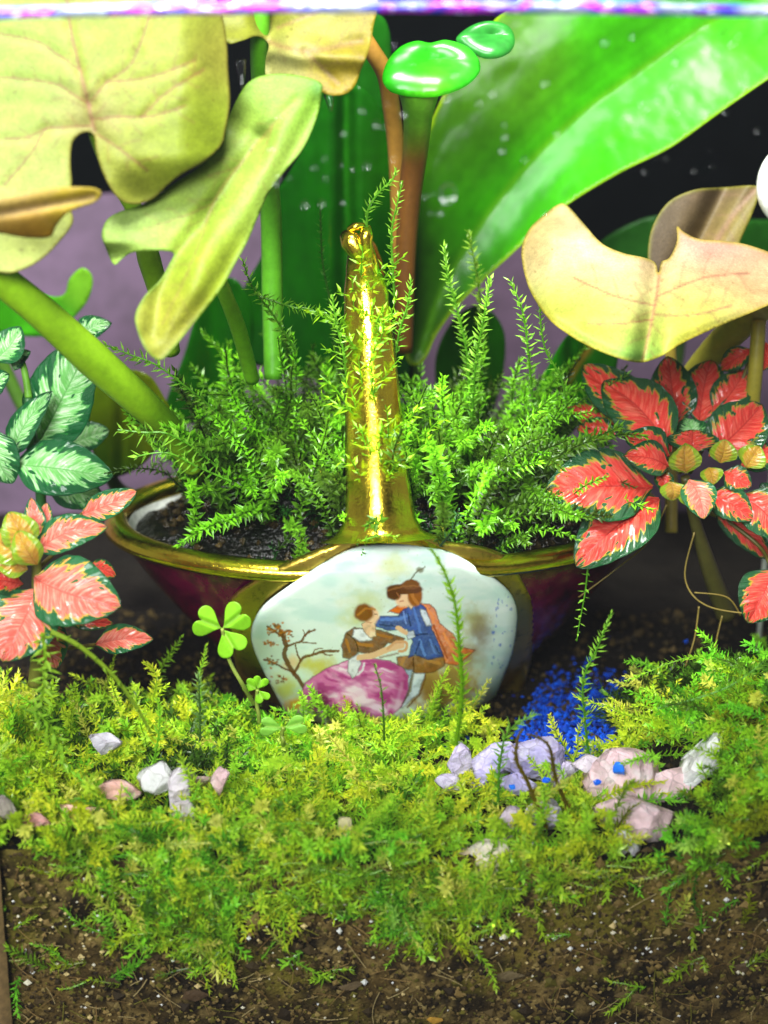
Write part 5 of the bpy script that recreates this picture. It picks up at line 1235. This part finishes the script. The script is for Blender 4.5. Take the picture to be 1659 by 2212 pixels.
def soil_grains():
    acc = Acc(); light = Acc()
    oc = np.array([(1, 0, 0), (-1, 0, 0), (0, 1, 0), (0, -1, 0), (0, 0, 1), (0, 0, -1)], float)
    of = np.array([(0, 2, 4), (2, 1, 4), (1, 3, 4), (3, 0, 4), (2, 0, 5), (1, 2, 5), (3, 1, 5), (0, 3, 5)])
    pal = [(48, 36, 18), (76, 60, 30), (110, 90, 46), (136, 112, 62), (112, 104, 36), (156, 134, 78), (64, 50, 24)]
    for _ in range(11000):
        x = rng.uniform(-8, 8); z = rng.uniform(-8.8, -4.6)
        if z > float(ground(x, FRONT)) - .05: continue
        s = rng.uniform(.012, .055) * (1 + 1.4 * (rng.random() < .05))
        v = oc * s * rng.uniform(.5, 1.5, (6, 3)); a = rng.uniform(0, 6.3); R = np.array([[math.cos(a), 0, -math.sin(a)], [0, 1, 0], [math.sin(a), 0, math.cos(a)]])
        v = v @ R; v[:, 1] *= .6
        acc.add(np.array([x, FRONT + rng.uniform(-.03, .08), z]) + v, of, lin(pal[rng.integers(len(pal))]) * rng.uniform(.55, 1.0))
    # crumbs on top
    for _ in range(5000):
        x = rng.uniform(-8, 8); y = rng.uniform(FRONT + .1, 6); s = rng.uniform(.03, .09)
        acc.add(np.array([x, y, float(ground(x, y)) + s * .3]) + oc * s * rng.uniform(.6, 1.4, (6, 3)), of, lin(pal[rng.integers(4)]) * rng.uniform(.08, .3))
    acc.build('soil_crumbs', M['crumb'], smooth=False, label='loose brown soil crumbs pressed against the glass and over the ground', cat='soil', kind='stuff')
    for _ in range(900):
        x = rng.uniform(-7.5, 7.5); z = rng.uniform(-8.6, -4.9)
        if rng.random() > .25 + .75 * math.exp(-((z + 5.9) / .8) ** 2): continue
        s = rng.uniform(.012, .035) * (1 + 1.0 * (rng.random() < .12))
        light.add(np.array([x, FRONT - .06 + rng.uniform(-.02, .03), z]) + oc * s * rng.uniform(.7, 1.3, (6, 3)), of, lin([(230, 222, 196), (214, 190, 130), (240, 240, 236)][rng.integers(3)]))
    light.build('perlite_grains', M['crumb'], smooth=False, label='tiny white perlite grains scattered in the soil behind the glass', cat='grain', kind='stuff')
    # wet crumbs shining in the basket
    wet = Acc()
    for _ in range(1500):
        th = rng.uniform(0, 6.283); r = math.sqrt(rng.random()) * .95; x = BC[0] + BA * .9 * r * math.cos(th); y = BC[1] + BB * .9 * r * math.sin(th); s = rng.uniform(.03, .10)
        wet.add(np.array([x, y, float(mound(x, y)) + s * .2]) + oc * s * rng.uniform(.6, 1.4, (6, 3)), of, lin(pal[rng.integers(4)]) * rng.uniform(.06, .35))
    wet.build('wet_crumbs', M['wet_soil'], smooth=False, label='shiny wet crumbs on the black soil inside the basket', cat='soil', kind='stuff')
soil_grains()
for a in ((190, 2000, 56, 30, (120, 92, 30), 'yellowish bark chip under the moss fringe'), (250, 1985, 50, 70, (124, 96, 66), 'curved pale bark flake below the moss'), (490, 2085, 70, 34, (120, 88, 30), 'ochre bark chip below the lowest moss tuft'), (1390, 1900, 60, 20, (120, 100, 70), 'thin bark sliver under the rosy slab'),
          (1370, 2150, 130, 26, (120, 98, 50), 'long tan bark sliver low in the soil'), (940, 2205, 50, 30, (200, 150, 40), 'amber chip low in the soil'), (1100, 2110, 90, 40, (112, 94, 58), 'broad dull bark chip in the soil'), (420, 2150, 90, 50, (86, 62, 30), 'dark bark chip in the soil'), (1600, 2090, 60, 36, (96, 74, 44), 'brown bark chip at the mossy hill foot'), (760, 2130, 80, 30, (104, 84, 50), 'flat bark chip in mid soil'), (240, 2120, 50, 30, (80, 58, 34), 'small dark bark chip in the soil'), (60, 2080, 40, 90, (110, 90, 60), 'upright bark strip by the glass corner')):
    rock('bark_chip', a[0], a[1], a[2] * .7, a[3] * .8, tuple(int(k * .8) for k in a[4]), a[5], Y=-3.48, group='bark chips in the soil', dep=.25, cat='bark', mat='bark')

# droplets on the inside of the glass and on leaves
def drops():
    acc = Acc()
    spots = [(rng.uniform(820, 1640), rng.uniform(40, 480), rng.uniform(.015, .042)) for _ in range(38)] + [(rng.uniform(580, 860), rng.uniform(200, 460), rng.uniform(.015, .04)) for _ in range(22)] + [(968, 418, .12), (1460, 130, .05), (1580, 90, .05)]
    for x, y, r in spots:
        if x > 1150 and y > 560 - (x - 1100) * .75: r *= .7
        c = P(x, y, -3.86); u = np.linspace(0, 2 * math.pi, 10, endpoint=False); V = []
        for v in np.linspace(0.1, math.pi / 2, 5): V.append(np.stack([c[0] + r * np.sin(v) * np.cos(u), 0 * u + c[1] + r * .5 * np.cos(v), c[2] + r * 1.25 * np.sin(v) * np.sin(u)], 1))
        V = np.vstack(V); F = []
        for i in range(4):
            for j in range(10): a, b = i * 10 + j, i * 10 + (j + 1) % 10; F += [(a, b, b + 10), (a, b + 10, a + 10)]
        acc.add(V, np.array(F), np.array([1., 1, 1]))
    acc.build('droplets', M['glass'], label='small condensation droplets on the inside of the glass', cat='water', kind='stuff')
drops()
def drip(px, py, Y, L, label):
    k = path3([(px - 3, py, Y), (px, py + L * .5, Y), (px + 1, py + L, Y)]); V, F = tube_geo(k, [.09, .06, .012], 10)
    m = M['glass']
    obj('water_drop', V, F, m, None, label=label, cat='water drop')
drip(713, 203, 0.9, 38, 'water drop hanging from the ochre leaf tip'); drip(521, 130, 0.3, 60, 'long water drop beside the broad heart leaf')

# root fibres threading the soil against the glass
def fibres():
    acc = Acc()
    for _ in range(420):
        x = rng.uniform(-7.5, 7.5); z = rng.uniform(-8.5, -4.9); a = rng.uniform(0, 6.283); L = rng.uniform(.15, .6)
        k = np.linspace(0, 1, 5); bend = rng.normal(0, .25)
        p = np.stack([x + L * k * math.cos(a) - bend * L * k * k * math.sin(a), FRONT - .07 + 0 * k, z + L * k * math.sin(a) + bend * L * k * k * math.cos(a)], 1)
        V, F = tube_geo(p, rng.uniform(.004, .010), 4)
        acc.add(V, np.vstack([F[0][:, [0, 1, 2]], F[0][:, [0, 2, 3]]]), lin([(150, 120, 70), (110, 84, 44), (170, 150, 100), (120, 116, 40)][rng.integers(4)]))
    acc.build('soil_fibres', M['crumb'], label='fine tan root fibres in the soil behind the glass', cat='soil', kind='stuff')
fibres()

# glass corner: its refracted light painted as a tan strip beside the pane
cz = [P(829, y, -3.72)[2] for y in (1800, 2330)]
xs = np.array([-7.6, -6.45, -6.25, -6.15]); ys_ = np.array([-3.72, -3.76, -3.70, -3.6])
zz = np.linspace(cz[1], cz[0], 30)
V = np.array([(x + .03 * (fbm(np.array([z * 2]), np.array([x]), 3)[0] - .5), y, z) for z in zz for x, y in zip(xs, ys_)])
i = np.arange(29)[:, None] * 4; j = np.arange(3)[None]
obj('corner_refraction', V, np.stack([i + j, i + j + 1, i + 4 + j + 1, i + 4 + j], -1).reshape(-1, 4), plain('corner_tan', (134, 108, 66), .6, .4, 900), jar)

for o in bpy.data.objects:
    if '_o' in o: del o['_o']
